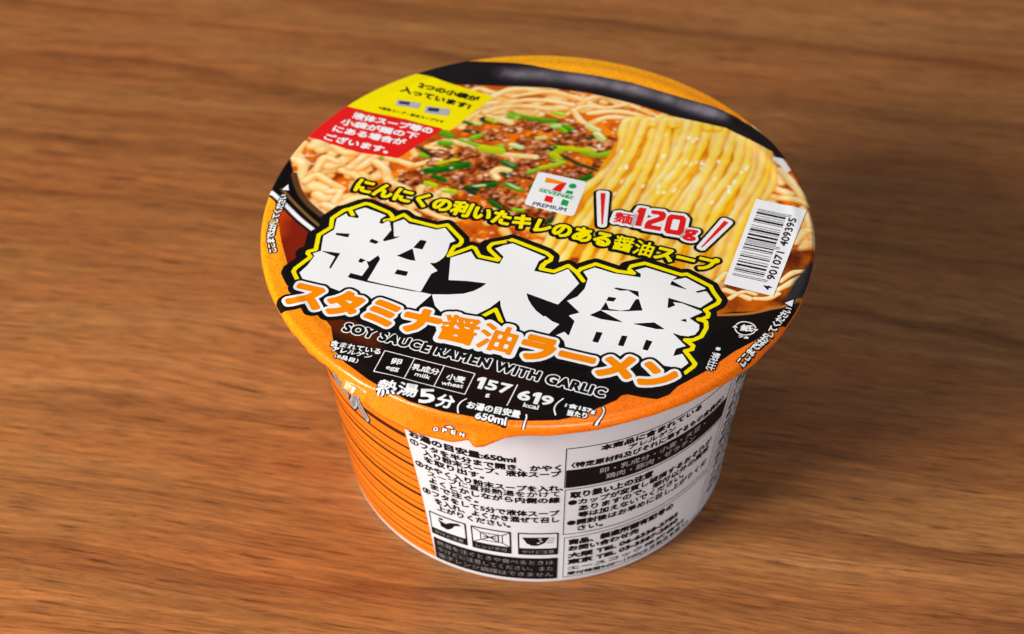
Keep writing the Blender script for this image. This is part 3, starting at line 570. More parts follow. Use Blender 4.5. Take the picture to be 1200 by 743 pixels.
# ------------------------------------------------------------------ lid
def skirt_drop(a):
    d = math.degrees(a)
    if d > 180: d -= 360
    low = 4.8 + 0.12 * math.sin(d * 0.31) + 0.07 * math.sin(d * 0.83 + 1)
    pts = [(-60, 0), (-44, 0), (-41, 0.5), (-38.5, 1.0), (-36.5, 1.8), (-34.5, 3.6), (-31, 5.2), (-27, 6.6), (-21.5, 6.9), (-17, 6.9), (-14.2, 5.2), (-13.0, 7.0), (-11.0, 6.6), (-9.0, 4.2), (-7.0, 1.9), (-4.5, 1.4), (0, 0.8), (10, 0.1), (20, -1.0), (35, -1.0), (46, 0)]
    return low + float(np.interp(d, [p[0] for p in pts], [p[1] for p in pts]))
def lid_mod(r, z, a, k):
    d = math.degrees(a)
    if d > 180: d -= 360
    if z <= -900:                                   # skirt rows: z = -1000 - fraction
        f = -z - 1000
        drop = skirt_drop(a)
        zz = -3.1 - f * (drop - 3.1)
        tab = float(np.interp(d, [-40, -33, -26, -18, -14, -12.5, -9, -5], [0, 1, 1, 0.8, 0.15, 0.9, 0.5, 0]))
        rr = 100.0 - 0.5 * f + tab * 2.3 * f * math.sin(f * 2.0) + 0.14 * f * math.sin(d * 0.7) + 0.16 * f * float(np.interp(d, [-64, -58, -46, -43], [0, 1, 1, 0])) * math.sin(d * 1.9)
        # the scooped hollow in the tab where OPEN is printed
        rr -= 1.6 * math.exp(-((d + 18) / 4.2) ** 2) * math.sin(math.pi * min(1, f * 1.1))
        # crimp beside the tab: a flat facet folded outwards
        fw_ = float(np.interp(d, [-42.0, -41.2, -38.2, -37.2], [0, 1, 1, 0]))
        rr += fw_ * 2.6 * f; zz = zz * (1 - fw_) + (-3.1 - 2.4 * f) * fw_
        rr += 1.6 * math.exp(-((d + 36.4) / 0.8) ** 2) * f + 0.9 * math.exp(-((d + 42.6) / 0.7) ** 2) * f
        return rr, zz
    x, y = r * math.sin(a), -r * math.cos(a)
    return r, float(lid_dz(np.array([x]), np.array([y]))[0])
rings = [0.01] + list(np.linspace(2.5, 80, 32)) + list(np.linspace(81.2, 96, 16)) + [96.8, 97.3, 97.8, 98.25, 98.7, 99.0, 99.3, 99.53, 99.75, 99.9, 100.0]
lp = [(r, 0.0) for r in rings] + [(100.0, -1000 - f) for f in (0.12, 0.25, 0.4, 0.55, 0.7, 0.85, 1.0)]
lid = lathe('lid', lp, ORANGE, cup, seg=720, mod=lid_mod, flip=True)
lid.location = (0, 0, LIDH * U)
sol = lid.modifiers.new('paper', 'SOLIDIFY'); sol.thickness = 0.35 * U; sol.offset = -1

# ------------------------------------------------------------------ printed food picture, painted stroke by stroke on a grid
CELL = 0.30
PX0, PY0 = -101.0, -101.0
PN = int(202 / CELL) + 1
PXS = PX0 + np.arange(PN) * CELL
IMG = np.zeros((PN, PN, 3)); IMG[:] = lin(22, 20, 20)
def window(x0, y0, x1, y1):
    i0 = max(0, int((x0 - PX0) / CELL)); i1 = min(PN, int((x1 - PX0) / CELL) + 2)
    j0 = max(0, int((y0 - PY0) / CELL)); j1 = min(PN, int((y1 - PY0) / CELL) + 2)
    return i0, i1, j0, j1
def value_noise(n, freq, seed, octaves=4):
    r = np.random.default_rng(seed); out = np.zeros((n, n)); amp = 1.0; tot = 0
    for o_ in range(octaves):
        m_ = max(2, int(freq)) + 2
        g_ = r.random((m_, m_)); t = np.linspace(0, m_ - 1.001, n)
        i = t.astype(int); f = t - i; f = f * f * (3 - 2 * f)
        a = g_[i][:, i] * (1 - f)[None, :] + g_[i][:, i + 1] * f[None, :]
        b_ = g_[i + 1][:, i] * (1 - f)[None, :] + g_[i + 1][:, i + 1] * f[None, :]
        out += amp * (a * (1 - f)[:, None] + b_ * f[:, None]); tot += amp; amp *= 0.55; freq *= 2
    return out / tot
N1 = value_noise(PN, 22, 1); N2 = value_noise(PN, 60, 2); N3 = value_noise(PN, 120, 3, 3); N4 = value_noise(PN, 9, 4)
def mixc(a, b_, t):
    t = np.clip(t, 0, 1)[..., None]; return a * (1 - t) + b_ * t
def paint(win, alpha, col):
    i0, i1, j0, j1 = win
    sub = IMG[j0:j1, i0:i1]
    sub[:] = mixc(sub, col, alpha)
def fill_poly(pts, col, soft=0.4, noise=None):
    pts = np.array(pts); 
    win = window(pts[:, 0].min() - 2, pts[:, 1].min() - 2, pts[:, 0].max() + 2, pts[:, 1].max() + 2)
    i0, i1, j0, j1 = win
    g_ = Grid(PXS[i0], PXS[j0], PXS[i1 - 1], PXS[j1 - 1], CELL, 3.0); 
    F = g_.sdf(poly_segs(pts.tolist()))[:j1 - j0, :i1 - i0]
    c = np.broadcast_to(np.array(col, float), F.shape + (3,)) if noise is None else noise(i0, i1, j0, j1)
    paint(win, F / soft + 0.5, c)
def stroke_field(pts, w):
    P_ = np.array(smooth_line(pts, 6)); pad = w * 1.6 + 1
    win = window(P_[:, 0].min() - pad, P_[:, 1].min() - pad, P_[:, 0].max() + pad, P_[:, 1].max() + pad)
    i0, i1, j0, j1 = win
    X = PXS[i0:i1][None, :]; Y = PXS[j0:j1][:, None]
    best = np.full((j1 - j0, i1 - i0), 1e9); side = np.zeros_like(best); along = np.zeros_like(best)
    acc = 0.0
    for k in range(len(P_) - 1):
        a = P_[k]; d = P_[k + 1] - a; l2 = d @ d
        if l2 < 1e-9: continue
        t = np.clip(((X - a[0]) * d[0] + (Y - a[1]) * d[1]) / l2, 0, 1)
        ex = X - a[0] - t * d[0]; ey = Y - a[1] - t * d[1]; q = ex * ex + ey * ey
        m_ = q < best
        # component of the offset towards the light (up and left in the picture)
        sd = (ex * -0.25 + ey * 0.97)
        best = np.where(m_, q, best); side = np.where(m_, sd, side); along = np.where(m_, acc + t * math.sqrt(l2), along)
        acc += math.sqrt(l2)
    return win, np.sqrt(best), side, along, acc
def noodle(pts, w, tone=0.0, shade=1.0, hi=1.0):
    win, d, s, al, tot = stroke_field(pts, w)
    i0, i1, j0, j1 = win
    wv = w * (1 + 0.10 * np.sin(al * 0.7 + rng.random() * 6) )
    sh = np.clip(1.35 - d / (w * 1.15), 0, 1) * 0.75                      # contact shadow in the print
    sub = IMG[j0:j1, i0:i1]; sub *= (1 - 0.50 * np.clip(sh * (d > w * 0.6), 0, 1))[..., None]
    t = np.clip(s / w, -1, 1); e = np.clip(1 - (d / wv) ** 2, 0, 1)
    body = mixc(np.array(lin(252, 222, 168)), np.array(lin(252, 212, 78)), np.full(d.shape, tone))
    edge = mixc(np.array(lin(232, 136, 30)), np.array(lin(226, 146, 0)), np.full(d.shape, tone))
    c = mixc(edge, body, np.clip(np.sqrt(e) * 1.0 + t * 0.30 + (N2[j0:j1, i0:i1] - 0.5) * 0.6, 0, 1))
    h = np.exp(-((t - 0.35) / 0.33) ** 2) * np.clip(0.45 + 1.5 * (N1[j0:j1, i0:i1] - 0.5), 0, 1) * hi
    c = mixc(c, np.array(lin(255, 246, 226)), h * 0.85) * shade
    paint(win, (wv - d) / 0.45 + 0.5, c)
def blob(cx, cy, rx, ry, ang, fcol, rough=0.0, seed=0):
    R_ = max(rx, ry) * 1.5 + 1
    win = window(cx - R_, cy - R_, cx + R_, cy + R_); i0, i1, j0, j1 = win
    X = PXS[i0:i1][None, :] - cx; Y = PXS[j0:j1][:, None] - cy
    c_, s_ = math.cos(ang), math.sin(ang)
    u = (X * c_ + Y * s_) / rx; v = (-X * s_ + Y * c_) / ry
    th = np.arctan2(v, u); rr = np.hypot(u, v)
    k = 1 + rough * (0.5 * np.sin(3 * th + seed) + 0.4 * np.sin(5 * th + seed * 2.3) + 0.3 * np.sin(9 * th + seed * 5.1))
    e = 1 - rr / k
    paint(win, e * min(rx, ry) / 0.45 + 0.5, fcol(u, v, e, win))
def crumb(cx, cy, r, seed):
    base = np.array(lin(*[(200, 122, 68), (176, 98, 50), (152, 76, 36), (224, 160, 116)][seed % 4]))
    def f(u, v, e, w_):
        i0, i1, j0, j1 = w_
        lit = np.clip(0.55 + 0.5 * v - 0.2 * u + 1.3 * (N3[j0:j1, i0:i1] - 0.42), 0, 1)
        c = mixc(np.array(lin(80, 32, 10)), base, lit * 1.25)
        return mixc(c, np.array(lin(248, 206, 178)), np.clip((lit - 0.80) * 3.2, 0, 1) * np.clip(e * 3, 0, 1) * 0.8)
    blob(cx, cy, r, r * 0.8, seed * 1.7, f, 0.22, seed)
def meat(cx, cy, r):
    blob(cx + 0.3, cy - 0.8, r * 1.15, r * 0.85, 0, lambda u, v, e, w_: np.broadcast_to(np.array(lin(70, 24, 8)), u.shape + (3,)), 0.15, r)
    n_ = int(10 + r * 3)
    for k in range(n_):
        a = rng.random() * 6.283; q = math.sqrt(rng.random()) * 0.85
        crumb(cx + math.cos(a) * r * q, cy + math.sin(a) * r * q * 0.75, r * (0.30 + 0.26 * rng.random()), rng.randrange(100))
GREENS = {'g': ((40, 120, 24), (132, 190, 60)), 'd': ((12, 62, 18), (44, 138, 40)), 'k': ((10, 26, 14), (58, 88, 58)), 'l': ((96, 160, 30), (176, 214, 84)), 'y': ((150, 180, 20), (214, 224, 40)),
          'p': ((170, 200, 110), (232, 240, 190)), 'c': ((222, 190, 120), (252, 238, 196)), 'w': ((190, 210, 160), (240, 248, 226))}
def leek(pts, w, kind):
    a, b_ = (np.array(lin(*q)) for q in GREENS[kind])
    win, d, s, al, tot = stroke_field(pts, w); i0, i1, j0, j1 = win
    sub = IMG[j0:j1, i0:i1]; sub *= (1 - 0.45 * np.clip((1.3 - d / (w * 1.25)), 0, 1) * (d > w * 0.7))[..., None]
    t = np.clip(s / w, -1, 1)
    c = mixc(a, b_, 0.5 + 0.45 * t + 0.9 * (N2[j0:j1, i0:i1] - 0.5) + 0.35 * np.sin(s * 5.0))
    gl = np.clip((N1[j0:j1, i0:i1] - 0.55) * 6, 0, 1) * np.exp(-((t - 0.3) / 0.25) ** 2)
    c = mixc(c, np.array(lin(246, 250, 236)), gl * 0.75)
    paint(win, (w * (1 + 0.12 * (N2[j0:j1, i0:i1] - 0.5)) - d) / 0.4 + 0.5, c)

# soup under everything
def soup(i0, i1, j0, j1):
    a = mixc(np.array(lin(150, 62, 12)), np.array(lin(232, 132, 30)), (N1[j0:j1, i0:i1] - 0.3) * 2.2)
    a = mixc(a, np.array(lin(250, 182, 84)), np.clip((N2[j0:j1, i0:i1] - 0.56) * 5, 0, 1) * 0.8)
    return mixc(a, np.array(lin(255, 238, 210)), np.clip((N3[j0:j1, i0:i1] - 0.66) * 9, 0, 1) * 0.8)
fill_poly([(-101, -30), (-60, -45), (60, -45), (101, -30), (101, 70), (70, 101), (-101, 101)], None, 0.4, soup)
# brown broth at the back left and the meat field
# background scatter of noodles where the photo shows them
def scatter(poly_pts, n_, wr, tone, ang0, ang1, shade=1.0):
    pp = np.array(poly_pts)
    for k in range(n_):
        for _ in range(50):
            x = rng.uniform(pp[:, 0].min(), pp[:, 0].max()); y = rng.uniform(pp[:, 1].min(), pp[:, 1].max())
            ins = False; q = len(pp)
            for a in range(q):
                x1, y1 = pp[a]; x2, y2 = pp[(a + 1) % q]
                if (y1 > y) != (y2 > y) and x < (x2 - x1) * (y - y1) / (y2 - y1) + x1: ins = not ins
            if ins: break
        an = rng.uniform(ang0, ang1); L_ = rng.uniform(7, 16); bn = rng.uniform(-4, 4)
        c_, s_ = math.cos(an), math.sin(an)
        noodle([(x - c_ * L_ / 2, y - s_ * L_ / 2), (x - s_ * bn, y + c_ * bn), (x + c_ * L_ / 2, y + s_ * L_ / 2)], rng.uniform(*wr), tone + rng.uniform(0, 0.25), shade * rng.uniform(0.82, 1.0))
scatter([(-97, 5), (-90, 18), (-60, 22), (-45, 10), (-60, -10), (-80, -20), (-93, -8)], 17, (2.1, 3.0), 0.05, 0.3, 2.6)
scatter([(-50, 52), (-30, 72), (10, 92), (60, 84), (60, 75), (20, 72), (-10, 66), (-35, 45)], 42, (1.3, 2.1), 0.08, -0.2, 0.9)
scatter([(66, 5), (92, 38), (99, 20), (98, -10), (90, -18), (70, -18), (60, -12)], 22, (1.9, 2.8), 0.2, 0.2, 2.2)
scatter([(-60, -4), (-40, -8), (30, -12), (60, -14), (80, -12), (60, -4), (-20, 5)], 22, (1.5, 2.2), 0.25, -0.3, 1.9)
for pts, w, t in NOOD[:19]: noodle(pts, w * 0.8, t)
for cx, cy, r in MEAT: meat(cx, cy, r * 1.15)
extra = [(-38, 22), (-30, 30), (-22, 18), (-12, 30), (-4, 36), (-18, 40), (-30, 12), (-45, 8), (-22, 6), (-2, 22), (10, 34), (12, 20), (-14, 10), (2, 44), (-8, 48), (-38, 36), (-26, 44), (12, 50)]
for ex_, ey_ in extra:
    if rng.random() < 0.75: meat(ex_ + rng.uniform(-3, 3), ey_ + rng.uniform(-3, 3), rng.uniform(1.6, 2.8))
for k in range(20):
    a = rng.uniform(-0.6, 1.0); x = rng.uniform(-48, 14); y = rng.uniform(4, 52); l_ = rng.uniform(1.5, 4.6)
    leek([(x, y), (x + math.cos(a) * l_, y + math.sin(a) * l_)], rng.uniform(0.9, 1.8), rng.choice('gdlykgdp'))
for pts, w, kd in GREEN: leek(pts, w * 0.68, kd)
for pts, w, t in NOOD[19:]: noodle(pts, w * 0.95, t)
# broth glaze pooled over the noodles that lie in the soup
gz = np.clip((N2 - 0.46) * 4.0, 0, 1) * 0.62 * np.clip((N1 - 0.30) * 6, 0, 1)
IMG[:] = IMG * (1 - gz[..., None]) + IMG * np.array([1.0, 0.62, 0.26]) * gz[..., None]
# glints of oil on the soup
for k in range(70):
    x = rng.uniform(-50, 16); y = rng.uniform(0, 60)
    blob(x, y, rng.uniform(0.3, 1.1), rng.uniform(0.18, 0.4), rng.uniform(-0.5, 0.6), lambda u, v, e, w_: np.broadcast_to(np.array(lin(255, 244, 226)), u.shape + (3,)), 0.2, k)

# the curtain of lifted noodles
def lerp(a, b_, t): return a + (b_ - a) * t
topc = np.array(CURTAIN[:9]); botc = np.array(CURTAIN[9:])
cur = [(topc[0] + (0, -2)).tolist()] + (topc + (0, -2.5)).tolist() + botc[::-1].tolist() + [botc[0].tolist()]
fill_poly(cur, lin(226, 158, 20), 0.6, lambda i0, i1, j0, j1: mixc(np.array(lin(214, 138, 14)), np.array(lin(244, 190, 50)), (N1[j0:j1, i0:i1] - 0.25) * 2))
order = list(range(25)); rng.shuffle(order)
for k in order:
    t = (k + rng.uniform(-0.3, 0.3)) / 24
    tt = min(max(t, 0), 1) * (len(topc) - 1); i = min(int(tt), len(topc) - 2)
    a = lerp(topc[i], topc[i + 1], tt - i)
    tb = min(max(t + rng.uniform(-0.07, 0.07), 0), 1) * (len(botc) - 1); i = min(int(tb), len(botc) - 2)
    b_ = lerp(botc[i], botc[i + 1], tb - i)
    mid1 = lerp(a, b_, 0.30) + np.array([rng.uniform(0.5, 4.5), 0]); mid2 = lerp(a, b_, 0.65) + np.array([rng.uniform(-4.0, 2.5), 0])
    hk = rng.uniform(-1.2, 1.4)
    noodle([(a + (rng.uniform(2.0, 3.4), -3.2)).tolist(), (a + (rng.uniform(1.2, 2.0), 0.2 + hk)).tolist(), (a + (-0.4, -0.4 + hk)).tolist(), (a + (-0.6, -5)).tolist(), mid1.tolist(), mid2.tolist(), (b_ + (rng.uniform(-1, 1), -3)).tolist()], rng.uniform(1.55, 2.2), rng.uniform(0.6, 1.0), rng.uniform(0.94, 1.0), 0.85)
for k in range(34):
    t = rng.random(); a = lerp(topc[0], topc[-1], t); x = a[0] - 4 + rng.uniform(-4, 6); y = a[1] + rng.uniform(-45, -1) + 4 * math.sin(t * 3.1)
    blob(x, y, rng.uniform(0.3, 0.6), rng.uniform(0.5, 1.4), rng.uniform(-0.2, 0.2), lambda u, v, e, w_: np.broadcast_to(np.array(lin(255, 250, 236)), u.shape + (3,)), 0.1, k)

# the print is a soft photograph: a light blur over the food
for _ in range(2):
    for ax_ in (0, 1):
        IMG[:] = 0.25 * np.roll(IMG, 1, ax_) + 0.5 * IMG + 0.25 * np.roll(IMG, -1, ax_)
# bowl rim across the back: dark glaze with a lilac-grey sheen along it
band = np.array(BAND)
win = window(band[:, 0].min() - 2, band[:, 1].min() - 2, 101, 101); i0, i1, j0, j1 = win
g_ = Grid(PXS[i0], PXS[j0], PXS[i1 - 1], PXS[j1 - 1], CELL, 6.0)
F = g_.sdf(poly_segs(BAND))[:j1 - j0, :i1 - i0]
hd = g_.dist(line_segs(smooth_line(BAND_HI)))[:j1 - j0, :i1 - i0]
c = mixc(np.array(lin(34, 28, 30)), np.array(lin(150, 142, 152)), np.exp(-(hd / 3.1) ** 2) * np.clip(0.62 + 1.5 * (N1[j0:j1, i0:i1] - 0.5), 0.1, 1))
c = mixc(c, np.array(lin(18, 14, 14)), np.clip((1.3 - F) / 1.0, 0, 1) * 0.9)
paint(win, F / 0.5 + 0.5, c)
# left edge of the bowl, broth edge at the right, rings
fill_poly(BLACK_L, lin(20, 18, 20), 0.5)
fill_poly(SOUP_R, None, 2.2, lambda i0, i1, j0, j1: mixc(np.array(lin(96, 40, 12)), np.array(lin(206, 116, 30)), (N1[j0:j1, i0:i1] - 0.3) * 1.8))
for pts, w, t in NOOD[-26:-4]:
    if pts[0][1] < 0 and pts[0][0] > 60: noodle(pts, w * 0.62, t)
fill_poly(GREYR, lin(58, 56, 58), 1.5)
low = [(-101, -20), (-93, -22), (-88, -36), (-70, -46), (-40, -50), (40, -50), (76, -24.5), (79, -22.8), (84, -21.0), (89, -18.5), (93, -15.5), (101, -13), (101, -101), (-101, -101)]
fill_poly(low, None, 0.6, lambda i0, i1, j0, j1: mixc(np.array(lin(20, 17, 17)), np.array(lin(44, 26, 20)), (N4[j0:j1, i0:i1] - 0.35) * 1.6))
fill_poly([(-101, -22), (-93, -19), (-88, -17), (-82, -18), (-60, -30), (-70, -60), (-101, -60)], lin(20, 18, 18), 0.8)
def browngrad(i0, i1, j0, j1):
    X = np.broadcast_to(PXS[i0:i1][None, :], (j1 - j0, i1 - i0)); 
    return mixc(np.array(lin(214, 92, 22)), np.array(lin(132, 46, 12)), (X + 93) / 9.0 + (N4[j0:j1, i0:i1] - 0.5))
fill_poly(BROWN, None, 0.5, browngrad)
# brown wedge below the title at the left
fill_poly([(-80, -66), (-60, -74), (-30, -80), (-34, -70), (-60, -64)], None, 5.0, lambda i0, i1, j0, j1: np.broadcast_to(np.array(lin(92, 44, 22)), (j1 - j0, i1 - i0, 3)))
def pstroke(pts, w, col):
    win, d, s, al, tot = stroke_field(pts, w); paint(win, (w - d) / 0.4 + 0.5, np.broadcast_to(np.array(lin(*col)), d.shape + (3,)))
pstroke(WLINE, 2.0, (14, 13, 14)); pstroke(WLINE, 0.85, (238, 236, 238))
pstroke(TANLINES[0], 0.55, (134, 104, 66)); pstroke(TANLINES[1], 1.2, (104, 70, 44)); pstroke(TANLINES[2], 0.55, (176, 128, 74))
fill_poly(WTRI_R, lin(226, 222, 222), 0.5)

def sample(P):
    x = (P[:, 0] - PX0) / CELL; y = (P[:, 1] - PY0) / CELL
    i = np.clip(x.astype(int), 0, PN - 2); j = np.clip(y.astype(int), 0, PN - 2)
    fx = np.clip(x - i, 0, 1)[:, None]; fy = np.clip(y - j, 0, 1)[:, None]
    return (IMG[j, i] * (1 - fx) + IMG[j, i + 1] * fx) * (1 - fy) + (IMG[j + 1, i] * (1 - fx) + IMG[j + 1, i + 1] * fx) * fy
lum = IMG @ np.array([0.30, 0.59, 0.11]); IMG = lum[..., None] + (IMG - lum[..., None]) * 1.12      # ink saturation
IMG = np.clip(IMG, 0.002, 1.0) ** 1.16 * 1.05
IMG = np.clip(IMG, 0.002, 0.90)

G = Grid(-101, -101, 101, 101, CELL, 6.0)
disc = 99.9 - np.hypot(G.xs[None, :], G.ys[:, None])
F = np.minimum(G.sdf(poly_segs(PRINT)), disc)
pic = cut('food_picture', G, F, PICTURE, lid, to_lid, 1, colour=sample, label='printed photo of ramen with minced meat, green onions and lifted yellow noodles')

# ------------------------------------------------------------------ lettering on the lid
def plate(name, F, G_, mat, layer, label=None):
    return cut(name, G_, np.minimum(F, 99.93 - np.hypot(G_.xs[None, :], G_.ys[:, None])), mat, lid, to_lid, layer, label=label)

# main title: white brush glyphs, black key line, yellow ribbon, black outer shadow
G = Grid(-86, -68, 88, 8, 0.30, 5.0)
Fw = np.full((G.ny, G.nx), -5.0)
for p in WHITE: Fw = np.maximum(Fw, G.sdf(poly_segs(p)))
Fg = np.full((G.ny, G.nx), -5.0)
for p in GAPS: Fg = np.maximum(Fg, G.sdf(poly_segs(p)))
for p in HOLES: Fw = np.minimum(Fw, -G.sdf(poly_segs(p)))
yl = []
for p in YELLOW: yl += line_segs(p)
dy = G.dist(yl)
Fy = 0.78 - dy
Fb = np.maximum(np.maximum(np.maximum(Fw + 2.2, Fg), 2.9 - dy), shift(2.9 - dy, G, -1.1, -0.9))
plate('title_shadow', Fb, G, INK_BLACK, 2)
Fy = np.minimum(Fy, -(Fw + 0.45))
plate('title_outline', Fy, G, INK_YELLOW, 3)
plate('title_lettering', Fw, G, INK_WHITE, 4, 'large white brush-style characters of the title')

def lettering(key, mat, grow, layer, outlines=(), cell=0.22, height=None, label=None, dl=0.0, fine=None, spacing=1.0):
    s, l, r, h, _ = TEXTS[key]
    h = height or h
    if dl: l = [l[0], l[1] + dl]; r = [r[0], r[1] + dl]
    mg = max([o_[0] for o_ in outlines] + [grow]) + 1.3
    G_, F_ = text_sdf(s, l, r, h, grow, cell, mg, spacing)
    n_ = len(outlines)
    for k, (t, m_, sh) in enumerate(outlines):
        Fo = F_ + t
        if sh: Fo = np.maximum(Fo, np.maximum(shift(Fo, G_, sh[0], sh[1]), shift(Fo, G_, sh[0] / 2, sh[1] / 2)))
        plate('lettering_outline', Fo, G_, m_, layer + k)
    gm = grow
    if fine:
        tt_ = (G_.xs - l[0]) / (r[0] - l[0]); gm = np.where((tt_ > fine[0]) & (tt_ < fine[1]), fine[2], grow)[None, :]
    return plate('lettering', F_ + gm, G_, mat, layer + n_, label)

lettering('stamina', INK_ORANGE, 0.95, 5, [(3.1, INK_BLACK, (-0.5, -0.9)), (2.05, INK_WHITE, None)], 0.25, 14.0, 'orange katakana line below the title', fine=(0.40, 0.603, 0.42))
lettering('soy', INK_BLACK, 0.32, 3, [(0.74, INK_WHITE, None)], 0.14, 4.7, spacing=1.13)
lettering('garlicsoup', INK_YELLOW, 0.42, 5, [(1.3, INK_BLACK, (-0.5, -0.5))], 0.20, 8.3, 'yellow line of characters above the title', fine=(0.718, 0.832, 0.18))
for key, gr, hh in (('g', 0.1, 1.8), ('kcal', 0.10, 2.2), ('yu', 0.12, 3.2), ('ml', 0.13, 2.6), ('ichi', 0.12, 2.5), ('ata', 0.12, 2.6), ('netsu', 0.15, 5.9), ('five', 0.3, 6.3), ('fun', 0.22, 5.9), ('tamago', 0.1, 3.0), ('egg', 0.07, 2.1), ('nyu', 0.1, 3.0), ('milk', 0.07, 1.9), ('komugi', 0.1, 3.1), ('wheat', 0.07, 2.0), ('fuku', 0.1, 2.9), ('arer', 0.1, 2.5), ('hin', 0.06, 2.0)):
    lettering(key, INK_WHITE, gr, 2, [(gr + 0.35, INK_BLACK, None)], 0.15, hh)
lettering('men', INK_RED, 0.16, 7, [(2.1, INK_BLACK, None), (1.35, INK_WHITE, None)], 0.2)
G_ = Grid(28, 3, 57, 25, 0.2, 5.0)
F_ = np.maximum(np.maximum(G_.sdf(poly_segs(ONE)), G_.sdf(poly_segs(TWO))), np.minimum(G_.sdf(poly_segs(ZERO)), -G_.sdf(poly_segs(ZERO_IN))))
Fz = np.maximum(F_, G_.sdf(poly_segs(ZERO)))
plate('lettering_outline', np.maximum(Fz + 2.2, shift(Fz + 2.2, G_, -0.4, -0.6)), G_, INK_BLACK, 7); plate('lettering_outline', Fz + 1.35, G_, INK_WHITE, 8); plate('lettering', F_ + 0.1, G_, INK_RED, 9)
def number(parts_, key, h, gr):
    s, l, r, _, _ = TEXTS[key]; l, r = np.array(l), np.array(r); W = np.hypot(*(r - l)); d_ = (r - l) / W; n_ = np.array([-d_[1], d_[0]])
    sg = []
    for ch, a, b_ in parts_:
        pa, pb = l + d_ * W * a, l + d_ * W * b_
        if ch == '1':
            pts = [(pa + (pb - pa) * u + n_ * h * (v - 0.5)).tolist() for u, v in [(0, .66), (0, .84), (.5, 1), (1, 1), (1, 0), (.5, 0), (.5, .78)]]
            sg.append(np.array(poly_segs(pts)))
        else: sg.append(text_segs(ch, pa, pb, h, gr))
    sg = np.concatenate(sg); G2 = Grid(l[0] - 2, min(l[1], r[1]) - h, r[0] + 2, max(l[1], r[1]) + h, 0.15, 2.0)
    F2 = G2.dist(sg); F2 = np.where(G2.winding([tuple(q) for q in sg]), F2, -F2)
    plate('lettering', F2 + gr * 0.6, G2, INK_WHITE, 3)
number([('1', 0, .19), ('5', .25, .60), ('7', .63, 1)], 'g157', 5.0, 0.42)
number([('6', 0, .38), ('1', .42, .60), ('9', .64, 1)], 'k619', 5.0, 0.42)
lettering('ng', INK_RED, 0.42, 7, [(2.1, INK_BLACK, (-0.3, -0.5)), (1.35, INK_WHITE, None)], 0.2)
lettering('kami', INK_WHITE, 0.16, 2, (), 0.15); lettering('futa', INK_WHITE, 0.12, 2, (), 0.13)
# label top left
def solid(name, pts, mat, layer, cell=0.3, label=None):
    p = np.array(pts); G_ = Grid(p[:, 0].min() - 1, p[:, 1].min() - 1, p[:, 0].max() + 1, p[:, 1].max() + 1, cell, 3.0)
    return plate(name, G_.sdf(poly_segs(pts)), G_, mat, layer, label)
solid('yellow_notice', YLAB, INK_YELLOW, 2, 0.3, 'yellow printed notice at the lid edge')
solid('red_notice', RLAB, INK_RED, 3, 0.3, 'red printed notice below the yellow one')
lettering('y1', INK_BLACK, 0.22, 4, (), 0.16, 3.6); lettering('y2', INK_BLACK, 0.22, 4, (), 0.16, 3.6); lettering('y3', INK_BLACK, 0.06, 4, (), 0.14, 1.7)
for key in ('r1', 'r2', 'r3', 'r4'): lettering(key, INK_WHITE, 0.20, 5, (), 0.16, 3.9)
for q in (PACK[:4], PACK[4:]):
    solid('sachet_picture', q, INK_SILVER, 4, 0.2)
    q = np.array(q); c0 = q.mean(0)
    solid('sachet_print', (c0 + (q - c0) * (0.45, 0.55) + (-1.6, 0.3)).tolist(), INK_NAVY, 5, 0.2)

def stroke_plate(name, lines_, w, mat, layer, cell=0.12, label=None):
    a = np.array([q for l_ in lines_ for q in l_]); G_ = Grid(a[:, 0].min() - 2, a[:, 1].min() - 2, a[:, 0].max() + 2, a[:, 1].max() + 2, cell, 3.0)
    sg = []
    for l_ in lines_: sg += line_segs(l_)
    return plate(name, w - G_.dist(sg), G_, mat, layer, label)
# allergen table, slash and brackets
bx0, bx1, bx2, bx3, by0, by1 = -28.2, -17.3, -6.6, 4.4, -78.9, -89.1
stroke_plate('allergen_table', [[(bx0, by0), (bx3, by0 - 0.4), (bx3, by1 - 0.3), (bx0, by1), (bx0, by0)], [(bx1, by0), (bx1, by1)], [(bx2, by0), (bx2, by1)]], 0.16, INK_WHITE, 2)
stroke_plate('divider', [SLASH], 0.19, INK_WHITE, 2)
for p in PARENS:
    stroke_plate('bracket_outline', [smooth_line(p)], 0.6, INK_BLACK, 2, 0.12); stroke_plate('bracket', [smooth_line(p)], 0.25, INK_WHITE, 3, 0.12)
for a, b_ in TICKS:
    a, b_ = np.array(a), np.array(b_); d_ = (b_ - a) / np.hypot(*(b_ - a)); n_ = np.array([-d_[1], d_[0]])
    w_ = [(a + n_ * 0.95).tolist(), (a - n_ * 0.95).tolist(), (b_ - n_ * 0.25).tolist(), (b_ + n_ * 0.25).tolist()]
    p = np.array(w_); G_ = Grid(p[:, 0].min() - 4, p[:, 1].min() - 4, p[:, 0].max() + 4, p[:, 1].max() + 4, 0.2, 4.0)
    F_ = G_.sdf(poly_segs(w_))
    plate('accent_outline', np.maximum(F_ + 2.3, shift(F_ + 2.3, G_, -0.3, -0.4)), G_, INK_BLACK, 6); plate('accent_ground', F_ + 1.5, G_, INK_WHITE, 7); plate('accent_mark', F_ - 0.0, G_, INK_RED, 8)

